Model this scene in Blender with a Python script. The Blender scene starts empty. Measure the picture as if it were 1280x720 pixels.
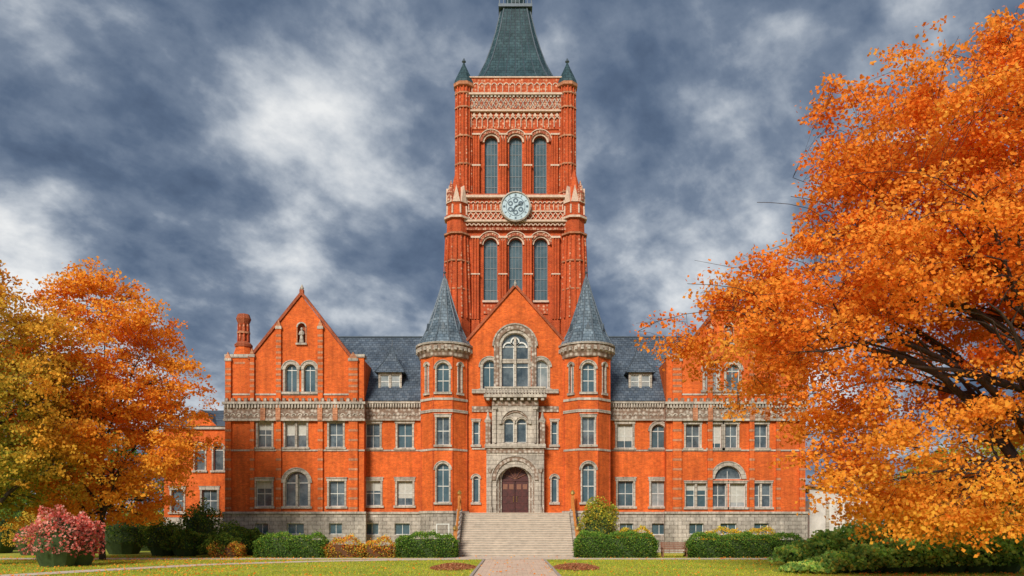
import bpy, math, random
import numpy as np
from mathutils import Vector, Matrix
from mathutils.geometry import tessellate_polygon
random.seed(7); rng=np.random.default_rng(7)
S=bpy.context.scene; COL=S.collection
CAMY=-66.0; F=1000.0; CH=2.4
def X(px,y=0.0): return (px-640)*(y-CAMY)/F
def Z(py,y=0.0): return CH+(655-py)*(y-CAMY)/F
# ------------------------------------------------------------ materials
MATS={}
def newmat(name):
    m=bpy.data.materials.new(name); m.use_nodes=True
    nt=m.node_tree; b=nt.nodes['Principled BSDF']; MATS[name]=m
    return m,nt,b
def nd(nt,t,**k):
    n=nt.nodes.new(t)
    for a,v in k.items(): setattr(n,a,v)
    return n
def wallvec(nt):
    g=nd(nt,'ShaderNodeNewGeometry'); s=nd(nt,'ShaderNodeSeparateXYZ'); sn=nd(nt,'ShaderNodeSeparateXYZ')
    nt.links.new(g.outputs['Position'],s.inputs[0]); nt.links.new(g.outputs['True Normal'],sn.inputs[0])
    ab=nd(nt,'ShaderNodeMath',operation='ABSOLUTE'); nt.links.new(sn.outputs[1],ab.inputs[0])
    gt=nd(nt,'ShaderNodeMath',operation='GREATER_THAN'); gt.inputs[1].default_value=0.45; nt.links.new(ab.outputs[0],gt.inputs[0])
    mx=nd(nt,'ShaderNodeMix',data_type='FLOAT')
    nt.links.new(gt.outputs[0],mx.inputs[0]); nt.links.new(s.outputs[1],mx.inputs[2]); nt.links.new(s.outputs[0],mx.inputs[3])
    c=nd(nt,'ShaderNodeCombineXYZ'); nt.links.new(mx.outputs[0],c.inputs[0]); nt.links.new(s.outputs[2],c.inputs[1])
    return c.outputs[0],g.outputs['Position']
def noise(nt,vec,scale,detail=4,rough=.6,dist=0):
    n=nd(nt,'ShaderNodeTexNoise'); n.inputs['Scale'].default_value=scale; n.inputs['Detail'].default_value=detail
    n.inputs['Roughness'].default_value=rough; n.inputs['Distortion'].default_value=dist
    if vec is not None: nt.links.new(vec,n.inputs['Vector'])
    return n.outputs['Fac']
def ramp(nt,fac,stops):
    r=nd(nt,'ShaderNodeValToRGB'); e=r.color_ramp.elements
    while len(e)<len(stops): e.new(0.5)
    for i,(p,c) in enumerate(stops): e[i].position=p; e[i].color=(*c,1) if len(c)==3 else c
    nt.links.new(fac,r.inputs[0]); return r.outputs[0]
def g3(v): return (v,v,v)
def mul(nt,a,b,fac=1.0,mode='MULTIPLY'):
    m=nd(nt,'ShaderNodeMix',data_type='RGBA',blend_type=mode); m.inputs[0].default_value=fac
    nt.links.new(a,m.inputs[6]); nt.links.new(b,m.inputs[7]); return m.outputs[2]
def bump(nt,b,h,st=.4,d=.03):
    n=nd(nt,'ShaderNodeBump'); n.inputs['Strength'].default_value=st; n.inputs['Distance'].default_value=d
    nt.links.new(h,n.inputs['Height']); nt.links.new(n.outputs[0],b.inputs['Normal'])
def bricktex(nt,vec,c1,c2,mo,w,h,ms=.012):
    t=nd(nt,'ShaderNodeTexBrick'); nt.links.new(vec,t.inputs['Vector'])
    t.inputs['Color1'].default_value=(*c1,1); t.inputs['Color2'].default_value=(*c2,1); t.inputs['Mortar'].default_value=(*mo,1)
    t.inputs['Scale'].default_value=1; t.inputs['Brick Width'].default_value=w; t.inputs['Row Height'].default_value=h
    t.inputs['Mortar Size'].default_value=ms; t.inputs['Bias'].default_value=-.1
    return t
def masonry(name,c1,c2,mo,w,h,ms,lo=.65,hi=1.2,sc=.4,rough=.85,bs=.4,fine=(.68,1.2),streak=.76):
    m,nt,b=newmat(name); v,p=wallvec(nt)
    t=bricktex(nt,v,c1,c2,mo,w,h,ms)
    c=mul(nt,t.outputs[0],ramp(nt,noise(nt,p,sc,5,.7),[(.3,g3(lo)),(.7,g3(hi))]))
    c=mul(nt,c,ramp(nt,noise(nt,p,4.5,4,.75),[(.3,g3(fine[0])),(.7,g3(fine[1]))]))
    mp=nd(nt,'ShaderNodeMapping'); mp.inputs['Scale'].default_value=(2.2,2.2,.18); nt.links.new(p,mp.inputs[0])
    c=mul(nt,c,ramp(nt,noise(nt,mp.outputs[0],1,3,.6),[(.35,g3(streak)),(.6,g3(1.06))]))
    nt.links.new(c,b.inputs['Base Color']); b.inputs['Roughness'].default_value=rough; b.inputs['Specular IOR Level'].default_value=.25
    bump(nt,b,t.outputs[1],-bs,.02)
    return m
masonry('brick',(.80,.142,.018),(.60,.088,.012),(.70,.21,.07),.27,.092,.009,.72,1.15,fine=(.73,1.18),streak=.80)
masonry('brick_tower',(.68,.100,.018),(.50,.060,.013),(.58,.18,.08),.27,.092,.010,.70,1.15,fine=(.72,1.16),streak=.78)
masonry('brick_dark',(.42,.08,.025),(.30,.052,.02),(.46,.19,.10),.24,.092,.012)
masonry('quoin',(.62,.30,.17),(.54,.22,.11),(.4,.14,.07),.5,.2,.018,.7,1.15,.6)
masonry('stone',(.64,.57,.48),(.50,.44,.37),(.28,.23,.19),.85,.36,.018,.62,1.12,.6)
masonry('plinth_stone',(.58,.52,.45),(.44,.39,.33),(.24,.2,.17),.7,.33,.022,.62,1.15,.6)
masonry('slate',(.085,.115,.155),(.145,.18,.22),(.03,.04,.055),.36,.24,.018,.7,1.25,.5,.5)
masonry('turret_slate',(.13,.18,.23),(.21,.265,.31),(.045,.07,.09),.34,.26,.02,.6,1.25,.8,.45)
masonry('tower_slate',(.034,.074,.088),(.058,.108,.122),(.018,.034,.042),.5,.3,.02,.6,1.3,.5,.5)
def carved(name,lo,hi,sc,mid=None):
    m,nt,b=newmat(name); v,p=wallvec(nt)
    vo=nd(nt,'ShaderNodeTexVoronoi'); vo.inputs['Scale'].default_value=sc; vo.inputs['Randomness'].default_value=.5
    nt.links.new(v,vo.inputs['Vector'])
    c=ramp(nt,vo.outputs['Distance'],[(.12,hi),(.36,mid or tuple((a+b2)/2 for a,b2 in zip(lo,hi))),(.55,lo)])
    c=mul(nt,c,ramp(nt,noise(nt,p,3.2,5,.75),[(.3,g3(.6)),(.7,g3(1.25))]))
    nt.links.new(c,b.inputs['Base Color']); b.inputs['Roughness'].default_value=.9
    bump(nt,b,vo.outputs['Distance'],-.8,.08)
carved('carved_stone',(.24,.16,.115),(.62,.55,.47),3.2)
carved('terracotta',(.48,.075,.02),(.70,.42,.28),3.6,(.60,.16,.06))
carved('terracotta_fine',(.34,.075,.035),(.68,.50,.38),5,(.54,.26,.15))
def plain(name,c,rough=.6,metal=0,var=.25,sc=6,spec=.5):
    m,nt,b=newmat(name); g=nd(nt,'ShaderNodeNewGeometry')
    rg=nd(nt,'ShaderNodeRGB'); rg.outputs[0].default_value=(*c,1)
    o=mul(nt,rg.outputs[0],ramp(nt,noise(nt,g.outputs['Position'],sc,5,.7),[(.3,g3(1-var)),(.7,g3(1+var))]))
    nt.links.new(o,b.inputs['Base Color']); b.inputs['Roughness'].default_value=rough; b.inputs['Metallic'].default_value=metal
    b.inputs['Specular IOR Level'].default_value=spec
    return m
plain('white_paint',(.66,.66,.62),.5); plain('dark_frame',(.13,.16,.175),.5); plain('blind',(.5,.49,.44),.9,0,.15)
plain('iron',(.03,.03,.035),.4,.6); plain('door_red',(.07,.013,.011),.5,0,.5,3); plain('wood_orange',(.55,.20,.04),.5)
plain('wood_brown',(.22,.09,.05),.6); plain('clock_white',(.42,.54,.60),.45,0,.3,3); plain('clock_dark',(.06,.11,.15),.5)
plain('brass',(.6,.4,.12),.35,.8); plain('pale_render',(.66,.62,.58),.8,0,.2,1.2)
plain('step_stone',(.42,.37,.31),.85,0,.25,2.5)
plain('lead',(.085,.11,.135),.45,.2); plain('sandstone_trim',(.64,.47,.36),.9,0,.3,5)
def glass(name,c1,c2):
    m,nt,b=newmat(name); g=nd(nt,'ShaderNodeNewGeometry')
    c=ramp(nt,noise(nt,g.outputs['Position'],.9,5,.7),[(.35,c1),(.65,c2)])
    nt.links.new(c,b.inputs['Base Color']); b.inputs['Roughness'].default_value=.12; b.inputs['Specular IOR Level'].default_value=.9
    bump(nt,b,noise(nt,g.outputs['Position'],1.6,2),.12,.05)
glass('glass',(.035,.055,.07),(.16,.2,.22)); glass('glass_dark',(.045,.09,.11),(.09,.15,.18)); glass('glass_pale',(.2,.24,.25),(.42,.44,.43))
def leafmat(name,tr=.42):
    m,nt,b=newmat(name); a=nd(nt,'ShaderNodeAttribute'); a.attribute_name='Col'
    d_=nd(nt,'ShaderNodeBsdfDiffuse'); nt.links.new(a.outputs['Color'],d_.inputs[0])
    t=nd(nt,'ShaderNodeBsdfTranslucent'); nt.links.new(a.outputs['Color'],t.inputs[0])
    mx=nd(nt,'ShaderNodeMixShader'); mx.inputs[0].default_value=tr
    nt.links.new(d_.outputs[0],mx.inputs[1]); nt.links.new(t.outputs[0],mx.inputs[2])
    nt.nodes.remove(b); nt.links.new(mx.outputs[0],nt.nodes['Material Output'].inputs[0])
leafmat('leaf')
m,nt,b=newmat('bark'); g=nd(nt,'ShaderNodeNewGeometry'); mp=nd(nt,'ShaderNodeMapping'); mp.inputs['Scale'].default_value=(6,6,1)
nt.links.new(g.outputs['Position'],mp.inputs[0]); f=noise(nt,mp.outputs[0],1.5,6,.7)
nt.links.new(ramp(nt,f,[(.3,(.020,.013,.010)),(.7,(.08,.052,.04))]),b.inputs['Base Color']); b.inputs['Roughness'].default_value=.9; bump(nt,b,f,.6,.05)
m,nt,b=newmat('grass'); g=nd(nt,'ShaderNodeNewGeometry')
c=ramp(nt,noise(nt,g.outputs['Position'],.22,6,.7),[(.3,(.22,.30,.025)),(.5,(.40,.43,.04)),(.68,(.64,.50,.07))])
c=mul(nt,c,ramp(nt,noise(nt,g.outputs['Position'],7,5,.8),[(.25,g3(.6)),(.75,g3(1.35))]))
nt.links.new(c,b.inputs['Base Color']); b.inputs['Roughness'].default_value=.95; bump(nt,b,noise(nt,g.outputs['Position'],20,3),.8,.05)
m,nt,b=newmat('paving'); g=nd(nt,'ShaderNodeNewGeometry')
t=bricktex(nt,g.outputs['Position'],(.84,.64,.47),(.72,.51,.37),(.48,.34,.25),.5,.25,.012)
c=mul(nt,t.outputs[0],ramp(nt,noise(nt,g.outputs['Position'],1.3,6,.7),[(.3,g3(.75)),(.7,g3(1.15))]))
nt.links.new(c,b.inputs['Base Color']); b.inputs['Roughness'].default_value=.9
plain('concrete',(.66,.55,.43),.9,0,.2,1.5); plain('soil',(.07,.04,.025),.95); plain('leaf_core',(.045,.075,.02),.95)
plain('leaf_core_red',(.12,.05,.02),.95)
# ------------------------------------------------------------ mesh builder
class MB:
    def __init__(s,M=None): s.v=[]; s.f=[]; s.m=[]; s.names=[]; s.M=M or Matrix.Identity(4)
    def mi(s,n):
        if n not in s.names: s.names.append(n)
        return s.names.index(n)
    def add(s,vs,fs,m):
        o=len(s.v); M=s.M; s.v+= [tuple(M@Vector(v)) for v in vs]; k=s.mi(m)
        for f in fs: s.f.append([i+o for i in f]); s.m.append(k)
    def box(s,x0,x1,y0,y1,z0,z1,m):
        if x0>x1:x0,x1=x1,x0
        if z0>z1:z0,z1=z1,z0
        vs=[(x,y,z) for x in(x0,x1) for y in(y0,y1) for z in(z0,z1)]
        s.add(vs,[(0,1,3,2),(4,6,7,5),(0,4,5,1),(2,3,7,6),(0,2,6,4),(1,5,7,3)],m)
    def prism(s,poly,y0,y1,m):
        n=len(poly); s.add([(x,y0,z) for x,z in poly]+[(x,y1,z) for x,z in poly],
            [list(range(n)),list(range(2*n-1,n-1,-1))]+[(i,(i+1)%n,n+(i+1)%n,n+i) for i in range(n)],m)
    def panel(s,outer,holes,y0,t,m,mr=None):
        loops=[outer]+holes; vv=[]; idx=[]
        for l in loops:
            idx.append((len(vv),len(l))); vv+=l
        tri=tessellate_polygon([[Vector((a,b2,0)) for a,b2 in l] for l in loops])
        s.add([(a,y0,b2) for a,b2 in vv],[list(t3) for t3 in tri],m)
        for li,(st,n) in enumerate(idx):
            l=loops[li]; s.add([(a,y0,b2) for a,b2 in l]+[(a,y0+t,b2) for a,b2 in l],[(i,(i+1)%n,n+(i+1)%n,n+i) for i in range(n)],m if li==0 else (mr or m))
    def lathe(s,prof,cx,cy,n,m,rot=0.0,caps=True):
        vs=[];fs=[]
        for r,z in prof:
            for i in range(n):
                a=rot+2*math.pi*i/n; vs.append((cx+r*math.cos(a),cy+r*math.sin(a),z))
        for j in range(len(prof)-1):
            for i in range(n):
                fs.append((j*n+i,j*n+(i+1)%n,(j+1)*n+(i+1)%n,(j+1)*n+i))
        if caps: fs.append(list(range(n))[::-1]); fs.append([(len(prof)-1)*n+i for i in range(n)])
        s.add(vs,fs,m)
    def arch(s,cx,cz,ri,ro,y0,y1,m,n=14,a0=0,a1=math.pi):
        vs=[];fs=[]
        for i in range(n+1):
            a=a0+(a1-a0)*i/n
            for r in(ri,ro):
                for y in(y0,y1): vs.append((cx+r*math.cos(a),y,cz+r*math.sin(a)))
        for i in range(n):
            o=i*4;q=o+4
            fs+=[(o,q,q+2,o+2),(o+1,o+3,q+3,q+1),(o,o+1,q+1,q),(o+2,q+2,q+3,o+3)]
        fs+=[(0,2,3,1),(n*4,n*4+1,n*4+3,n*4+2)]
        s.add(vs,fs,m)
    def tube(s,pts,rad,m,n=6):
        vs=[];fs=[]; P=[Vector(p) for p in pts]
        for i,p in enumerate(P):
            d=(P[min(i+1,len(P)-1)]-P[max(i-1,0)]).normalized()
            a=d.cross(Vector((0,0,1))) if abs(d.z)<.9 else d.cross(Vector((1,0,0)))
            a.normalize(); b2=d.cross(a); r=rad[i] if isinstance(rad,(list,tuple)) else rad
            for k in range(n):
                t=2*math.pi*k/n; vs.append(tuple(p+a*math.cos(t)*r+b2*math.sin(t)*r))
        for i in range(len(P)-1):
            for k in range(n): fs.append((i*n+k,i*n+(k+1)%n,(i+1)*n+(k+1)%n,(i+1)*n+k))
        fs.append(list(range(n))[::-1]); fs.append([(len(P)-1)*n+k for k in range(n)])
        s.add(vs,fs,m)
    def obj(s,name,parent=None,smooth=False):
        me=bpy.data.meshes.new(name); me.from_pydata(s.v,[],s.f)
        for n in s.names: me.materials.append(MATS[n])
        me.polygons.foreach_set('material_index',s.m)
        if smooth: me.polygons.foreach_set('use_smooth',[True]*len(s.f))
        me.update(); o=bpy.data.objects.new(name,me); COL.objects.link(o)
        if parent: o.parent=parent
        return o
def empty(name,label,cat,loc=(0,0,0),group=None):
    e=bpy.data.objects.new(name,None); COL.objects.link(e); e["label"]=label; e["category"]=cat
    if group: e["group"]=group
    return e
def top(o,label,cat,group=None):
    o["label"]=label; o["category"]=cat
    if group:o["group"]=group
    return o
def outline(cx,z0,z1,w,arch,inset=0.0,n=12):
    r=w/2-inset; a0=z0+inset
    if not arch: return [(cx-r,a0),(cx+r,a0),(cx+r,z1-inset),(cx-r,z1-inset)]
    zc=z1-w/2
    return [(cx-r,a0),(cx+r,a0)]+[(cx+r*math.cos(math.pi*i/n),zc+r*math.sin(math.pi*i/n)) for i in range(n+1)]
def window(parent,cx,z0,z1,w,y,arch=False,pair=False,frame='white_paint',gl='glass',sur='stone',nested=True,M=None,rows=2,cols=1,blind=0,hood=.2,deep=.22,name='window',sill=True):
    a=MB(M); h=hood
    zc=z1-w/2
    if sur:
        if arch:
            a.arch(cx,zc,w/2-.02,w/2+h,y-.08,y+.12,sur)
            a.arch(cx,zc,w/2+h,w/2+h+.07,y-.14,y+.05,sur)
            ztop=zc
        else:
            a.box(cx-w/2-h,cx+w/2+h,y-.08,y+.12,z1-.02,z1+h*1.25,sur); ztop=z1-.02
            a.box(cx-w/2-h-.05,cx+w/2+h+.05,y-.13,y+.05,z1+h*1.25,z1+h*1.25+.07,sur)
        q=h*.7
        if ztop>z0+.02:
            for sx in(-1,1):
                x0=cx+sx*(w/2-.02); x1=cx+sx*(w/2+q)
                a.box(x0,x1,y-.06,y+.12,z0,ztop,sur)
        if sill: a.box(cx-w/2-h-.06,cx+w/2+h+.06,y-.16,y+.12,z0-.18,z0-.002,sur)
        if pair:
            a.box(cx-.09,cx+.09,y-.02,y+.2,z0,z1-(.0 if not arch else w*.15),sur)
    fr=a if not nested else MB(M); pa=a if not nested else MB(M)
    yy=y+deep; t=.055
    fr.panel(outline(cx,z0-.03,z1+.03,w+.06,arch),[outline(cx,z0-.03,z1+.03,w+.06,arch,t+.03)],yy,.06,frame)
    for r in range(1,rows):
        zz=z0+(z1-z0)*r/rows if not arch else z0+(zc-z0)*r/(rows-1 if rows>2 else 1)*1.0
        fr.box(cx-w/2+.03,cx+w/2-.03,yy+.004,yy+.052,zz-.032,zz+.032,frame)
    for c in range(1,cols):
        xx=cx-w/2+w*c/cols; fr.box(xx-.022,xx+.022,yy+.008,yy+.048,z0+.05,z1-.05 if not arch else zc+w*.3,frame)
    if pair:
        for sx in(-1,1): fr.box(cx+sx*.09,cx+sx*.15,yy+.006,yy+.05,z0,zc+w*.2 if arch else z1,frame)
    o=outline(cx,z0-.05,z1+.05,w+.1,arch); pa.add([(p,yy+.04,q2) for p,q2 in o],[list(range(len(o)))],gl)
    if blind>0:
        zt=(zc if arch else z1); pa.box(cx-w/2+.06,cx+w/2-.06,yy+.034,yy+.037,zt-(zt-z0)*blind,zt-.03,'blind')
    ob=a.obj(name,parent)
    if nested:
        fr.obj('sash',ob); pa.obj('pane',ob)
    return ob
# ------------------------------------------------------------ UNIVERSITY HALL
hall=empty('university_hall','red brick university hall with central clock tower, gabled wings and turrets','building')
def wing(mir):
    P=(lambda px,y=0:X(1288-px,y)) if mir else X
    def poly(l,y=0): return [(P(a,y),Z(b2,y)) for a,b2 in l]
    if not mir:
        W=[(331,18,528,559,0,0),(370,27,528,559,0,1),(420,18,528,559,0,0),
           (330,20,601,633,0,0),(371,29,589,633,1,1),(421,20,601,633,0,0),
           (364,15,455,490,1,0),(387,15,455,490,1,0)]
        B=[(328,16),(370,21),(420,16)]
    else:
        W=[(866,18,530,560,0,0),(894,16,530,560,0,0),(914,16,530,560,0,0),(951,17,530,560,0,0),
           (870,26,604,634,0,1),(898,20,604,634,0,0),(922,20,604,634,0,0),(910,34,582,599,1,0),(951,26,604,634,0,1),(889,17,455,488,1,0),(916,17,455,488,1,0)]
        B=[(870,18),(910,20),(951,18)]
    holes=[];
    for (c,w,t,bm,ar,pr) in W: holes.append(outline(X(c),Z(bm),Z(t),w*.066,ar))
    niche=outline(P(377),Z(429),Z(404),.66,True); holes.append(niche)
    a=MB(); a.panel(poly([(282,641),(455,641),(455,447),(437,447),(377,370),(315,447),(282,447)]),holes,0,.4,'brick')
    x0,x1=sorted((P(283),P(454))); a.box(x0,x1,.41,15,.0,Z(449),'brick')
    a.prism(poly([(435,450),(377,374),(317,450)]),.41,1.0,'brick')
    wall=a.obj('gabled_wing_wall',hall)
    for q,w,tp in((316,5,447),(349,6,412),(401,6,412),(442,11,452),(286,7,452)):
        s=MB(); xa,xb=sorted((P(q-w/2),P(q+w/2)))
        s.box(xa,xb,-.22,.003,3.3,Z(tp),'brick'); z=3.6; k=0
        while z<Z(tp)-.3:
            s.box(xa-.012,xb+.012,-.232,-.1,z,z+.2,'quoin'); z+=.46 if z>Z(500) else .8
        s.box(xa-.05,xb+.05,-.28,.0,Z(tp),Z(tp)+.22,'stone')
        s.prism([(xa-.02,Z(tp)+.22),(xb+.02,Z(tp)+.22),((xa+xb)/2,Z(tp)+.75)],-.26,-.02,'quoin')
        s.obj('pilaster',wall)
    s=MB()
    for (p1,p2) in (((312,450),(377,369)),((440,450),(377,369))):
        A=Vector((P(p1[0]),0,Z(p1[1]))); Bv=Vector((P(p2[0]),0,Z(p2[1]))); d=(Bv-A).normalized(); n=Vector((-d.z,0,d.x))
        if n.z<0:n=-n
        q=[A,Bv,Bv+n*.22,A+n*.22]; s.prism([(v.x,v.z) for v in q],-.14,1.1,'brick_dark')
    xa,xb=sorted((P(281),P(456)))
    s.box(min(P(281),P(314)),max(P(281),P(314)),-.1,.9,Z(447),Z(443),'stone')
    s.box(min(P(439),P(456)),max(P(439),P(456)),-.1,.9,Z(447),Z(443),'stone')
    s.box(P(377)-.16,P(377)+.16,-.1,.25,Z(369),Z(362),'brick_dark'); s.lathe([(.12,Z(362)),(.18,Z(360)),(.02,Z(355))],P(377),.1,8,'stone')
    s.obj('gable_coping',wall)
    c=MB(); c.box(xa,xb,-.24,.2,Z(524),Z(506),'carved_stone'); c.box(xa-.1,xb+.1,-.45,.2,Z(506),Z(503),'stone'); c.box(xa-.04,xb+.04,-.32,.2,Z(526.5),Z(524),'stone')
    n=46
    for i in range(n):
        xx=xa+(xb-xa)*(i+.5)/n; c.box(xx-.07,xx+.07,-.40,-.23,Z(510.5),Z(506),'stone')
        if i%2==0: c.arch(xx+.12,Z(520),.12,.2,-.30,-.22,'stone',8)
    for i in range(22):
        xx=xa+(xb-xa)*(i+.5)/22; c.box(xx-.13,xx+.13,-.42,-.18,Z(503),Z(498.5),'carved_stone')
    for q in(330,349,401,420):
        c.box(P(q)-.2,P(q)+.2,-.36,-.2,Z(526),Z(506),'quoin')
    c.obj('cornice',wall)
    st=MB(); st.box(xa,xb,-.09,.05,Z(564),Z(562),'stone'); st.obj('string_course',wall)
    st=MB(); st.box(xa+.6,xb-.6,-.06,.05,Z(494),Z(492),'stone'); st.obj('string_course',wall)
    ph=[outline(X(q),1.55,2.45,w*.066,False) for q,w in B]
    pl=MB(); pl.panel([(xa-.1,-.3),(xb+.1,-.3),(xb+.1,3.3),(xa-.1,3.3)],ph,-.18,.45,'plinth_stone'); pl.box(xa-.14,xb+.14,-.30,.05,3.22,3.42,'stone')
    plo=pl.obj('plinth',wall)
    for (c0,w,t,bm,ar,pr) in W:
        bl=random.choice([0,0,.3,.5,.8]) if not ar else 0
        fan=(bm==599)
        window(hall,X(c0),Z(bm),Z(t),w*.066,0,ar,pr,cols=2 if not pr else 1,rows=1 if fan else 2,blind=bl,gl=random.choice(['glass','glass','glass_pale','glass_dark']),hood=.3 if fan else (.24 if ar else (.12 if (mir and t==604) else .18)),sill=not fan,name='fanlight_window' if fan else 'window')
    for q,w in B: window(hall,X(q),1.55,2.45,w*.066,-.18,False,False,rows=1,cols=2,sur=None,gl='glass_dark',name='basement_window')
    r=MB(); r.prism([(P(437,1),Z(447,1)),(P(377,1),Z(374,1)),(P(317,1),Z(447,1))],1.0,15,'slate'); r.obj('slate_roof',hall)
    ni=MB(); ni.add([(p,.3,q) for p,q in niche],[list(range(len(niche)))],'brick_dark'); ni.arch(P(377),Z(404)-.33,.32,.42,-.08,.1,'stone'); ni.box(P(377)-.45,P(377)+.45,-.2,.2,Z(429)-.15,Z(429),'stone')
    for q in(-1,1): ni.box(P(377)+q*.33,P(377)+q*.42,-.06,.1,Z(429),Z(404)-.33,'quoin')
    nio=ni.obj('niche',hall)
    fg=MB(); cx=P(377); zb=Z(429); k=.84; fg.lathe([(r_*k,zb+z_*k) for r_,z_ in [(.22,0),(.24,.1),(.17,.6),(.2,1.0),(.23,1.15),(.09,1.25),(.07,1.3),(.12,1.38),(.12,1.48),(.03,1.56)]],cx,.05,10,'stone')
    fg.tube([(cx-.16,.03,zb+.92),(cx-.2,-.05,zb+.72),(cx-.05,-.12,zb+.66)],.045,'stone'); fg.tube([(cx+.16,.03,zb+.92),(cx+.2,-.05,zb+.72),(cx+.05,-.12,zb+.66)],.045,'stone')
    fg.obj('carved_figure',nio,True)
    ch=MB(); cx=P(299.5); cy=1.0; zz=lambda v:Z(v,0)
    ch.lathe([(1.0,zz(470)),(1.0,zz(446)),(1.05,zz(445)),(1.05,zz(443)),(.80,zz(440)),(.62,zz(431))],cx,cy,8,'brick',math.pi/8)
    ch.lathe([(.72,zz(431)),(.74,zz(428)),(.54,zz(425)),(.38,zz(423)),(.36,zz(404)),(.44,zz(402)),(.52,zz(399)),(.62,zz(395)),(.58,zz(394)),(.48,zz(389.5)),(.3,zz(389.5))],cx,cy,8,'brick_dark',math.pi/8)
    for i in range(8):
        t=math.pi/8+i*math.pi/4; ch.tube([(cx+.45*math.cos(t),cy+.45*math.sin(t),zz(424)),(cx+.42*math.cos(t),cy+.42*math.sin(t),zz(402))],.07,'terracotta')
    ch.lathe([(.4,zz(414)),(.54,zz(414)),(.54,zz(411.5)),(.4,zz(411.5))],cx,cy,8,'quoin',math.pi/8)
    ch.lathe([(.9,zz(455)),(1.1,zz(455)),(1.1,zz(452.5)),(.9,zz(452.5))],cx,cy,8,'quoin',math.pi/8)
    ch.obj('chimney',hall)
    y=1.2; xa,xb=sorted((P(452,y),P(530,y)))
    CW=[(466,18,529,560),(506,19,529,560),(466.5,19,601,632),(506,20,601,632)] if not mir else [(781,20,530,560),(823,18,530,560),(782,20,601,633),(823,19,601,633)]
    a=MB(); a.panel([(xa,3.3),(xb,3.3),(xb,Z(503,y)),(xa,Z(503,y))],[outline(X(c0,y),Z(bm,y),Z(t,y),w*.067,mir and t<540 and c0>800) for c0,w,t,bm in CW],y,.4,'brick')
    a.box(xa,xb,y+.41,13,0,Z(503,y),'brick'); wl=a.obj('connecting_wall',hall)
    c=MB(); c.box(xa,xb,y-.2,y+.2,Z(524,y),Z(505,y),'carved_stone'); c.box(xa,xb,y-.45,y+.5,Z(505,y),Z(501.5,y),'stone'); c.box(xa,xb,y-.26,y+.2,Z(526,y),Z(524,y),'stone')
    for i in range(24):
        xx=xa+(xb-xa)*(i+.5)/24; c.box(xx-.06,xx+.06,y-.4,y-.19,Z(510,y),Z(505,y),'stone')
        if i%2==0: c.arch(xx+.1,Z(520,y),.1,.17,y-.26,y-.19,'stone',8)
    c.obj('cornice',wl)
    c=MB(); c.box(xa,xb,y-.07,y+.05,Z(564,y),Z(562,y),'stone'); c.obj('string_course',wl)
    BB=[(465,17),(503,19)] if not mir else [(783,17),(824,19)]
    pl=MB(); pl.panel([(xa,-.3),(xb,-.3),(xb,3.3),(xa,3.3)],[outline(X(q,y),1.5,2.45,w*.067,False) for q,w in BB],y-.15,.45,'plinth_stone'); pl.box(xa,xb,y-.25,y+.05,3.22,3.42,'stone'); pl.obj('plinth',wl)
    for c0,w,t,bm in CW: window(hall,X(c0,y),Z(bm,y),Z(t,y),w*.067,y,mir and t<540 and c0>800,False,cols=2,blind=random.choice([0,.4,.7]),gl=random.choice(['glass','glass_pale','glass_dark']))
    for q,w in BB: window(hall,X(q,y),1.5,2.45,w*.067,y-.15,sur=None,rows=1,cols=2,gl='glass_dark',name='basement_window')
    xr0,xr1=sorted((P(420,7),P(592,7)))
    ze=Z(501,y-.5); zr=Z(422,7); r=MB()
    r.add([(xr0,y-.5,ze),(xr1,y-.5,ze),(xr1,7,zr),(xr0,7,zr),(xr0,13.5,ze),(xr1,13.5,ze)],[(0,1,2,3),(3,2,5,4),(0,3,4),(1,5,2),(0,4,5,1)],'slate')
    r.tube([(xr0,7,zr+.03),(xr1,7,zr+.03)],.11,'lead')
    r.obj('slate_roof',hall)
    yd=1.9; k=yd; cxd=P(487.5,k); w2=14.5*.068; z0=Z(488,k); z1=Z(465,k)
    dm=MB(); dm.panel([(cxd-w2,z0),(cxd+w2,z0),(cxd+w2,z1),(cxd-w2,z1)],[outline(cxd-.46,z0+.2,z1-.25,.72,False),outline(cxd+.46,z0+.2,z1-.25,.72,False)],k,.2,'stone')
    dm.box(cxd-w2+.01,cxd+w2-.01,k+.21,k+3.2,z0,z1-.01,'turret_slate')
    dmo=dm.obj('dormer',hall)
    for q in(-.46,.46): window(dmo,cxd+q,z0+.2,z1-.25,.72,k,sur=None,nested=False,rows=2,deep=.1,gl='glass_pale')
    dr=MB(); zt=Z(432,k+1.3); e=w2+.28
    dr.add([(cxd-e,k-.3,z1-.05),(cxd+e,k-.3,z1-.05),(cxd+e,k+3.4,z1-.05),(cxd-e,k+3.4,z1-.05),(cxd-e*.45,k+.55,z1+1.05),(cxd+e*.45,k+.55,z1+1.05),(cxd+e*.45,k+2.2,z1+1.05),(cxd-e*.45,k+2.2,z1+1.05),(cxd,k+1.3,zt)],
        [(0,3,2,1),(0,1,5,4),(1,2,6,5),(2,3,7,6),(3,0,4,7),(4,5,8),(5,6,8),(6,7,8),(7,4,8)],'slate'); dr.lathe([(.05,zt-.2),(.03,zt+.5)],cxd,k+1.3,6,'lead')
    for q in(-1,1): dr.tube([(cxd+q*e,k-.3,z1-.03),(cxd+q*e*.45,k+.55,z1+1.07),(cxd,k+1.3,zt)],.05,'lead',5)
    dr.obj('dormer_roof',dmo)
wing(False); wing(True)
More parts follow.
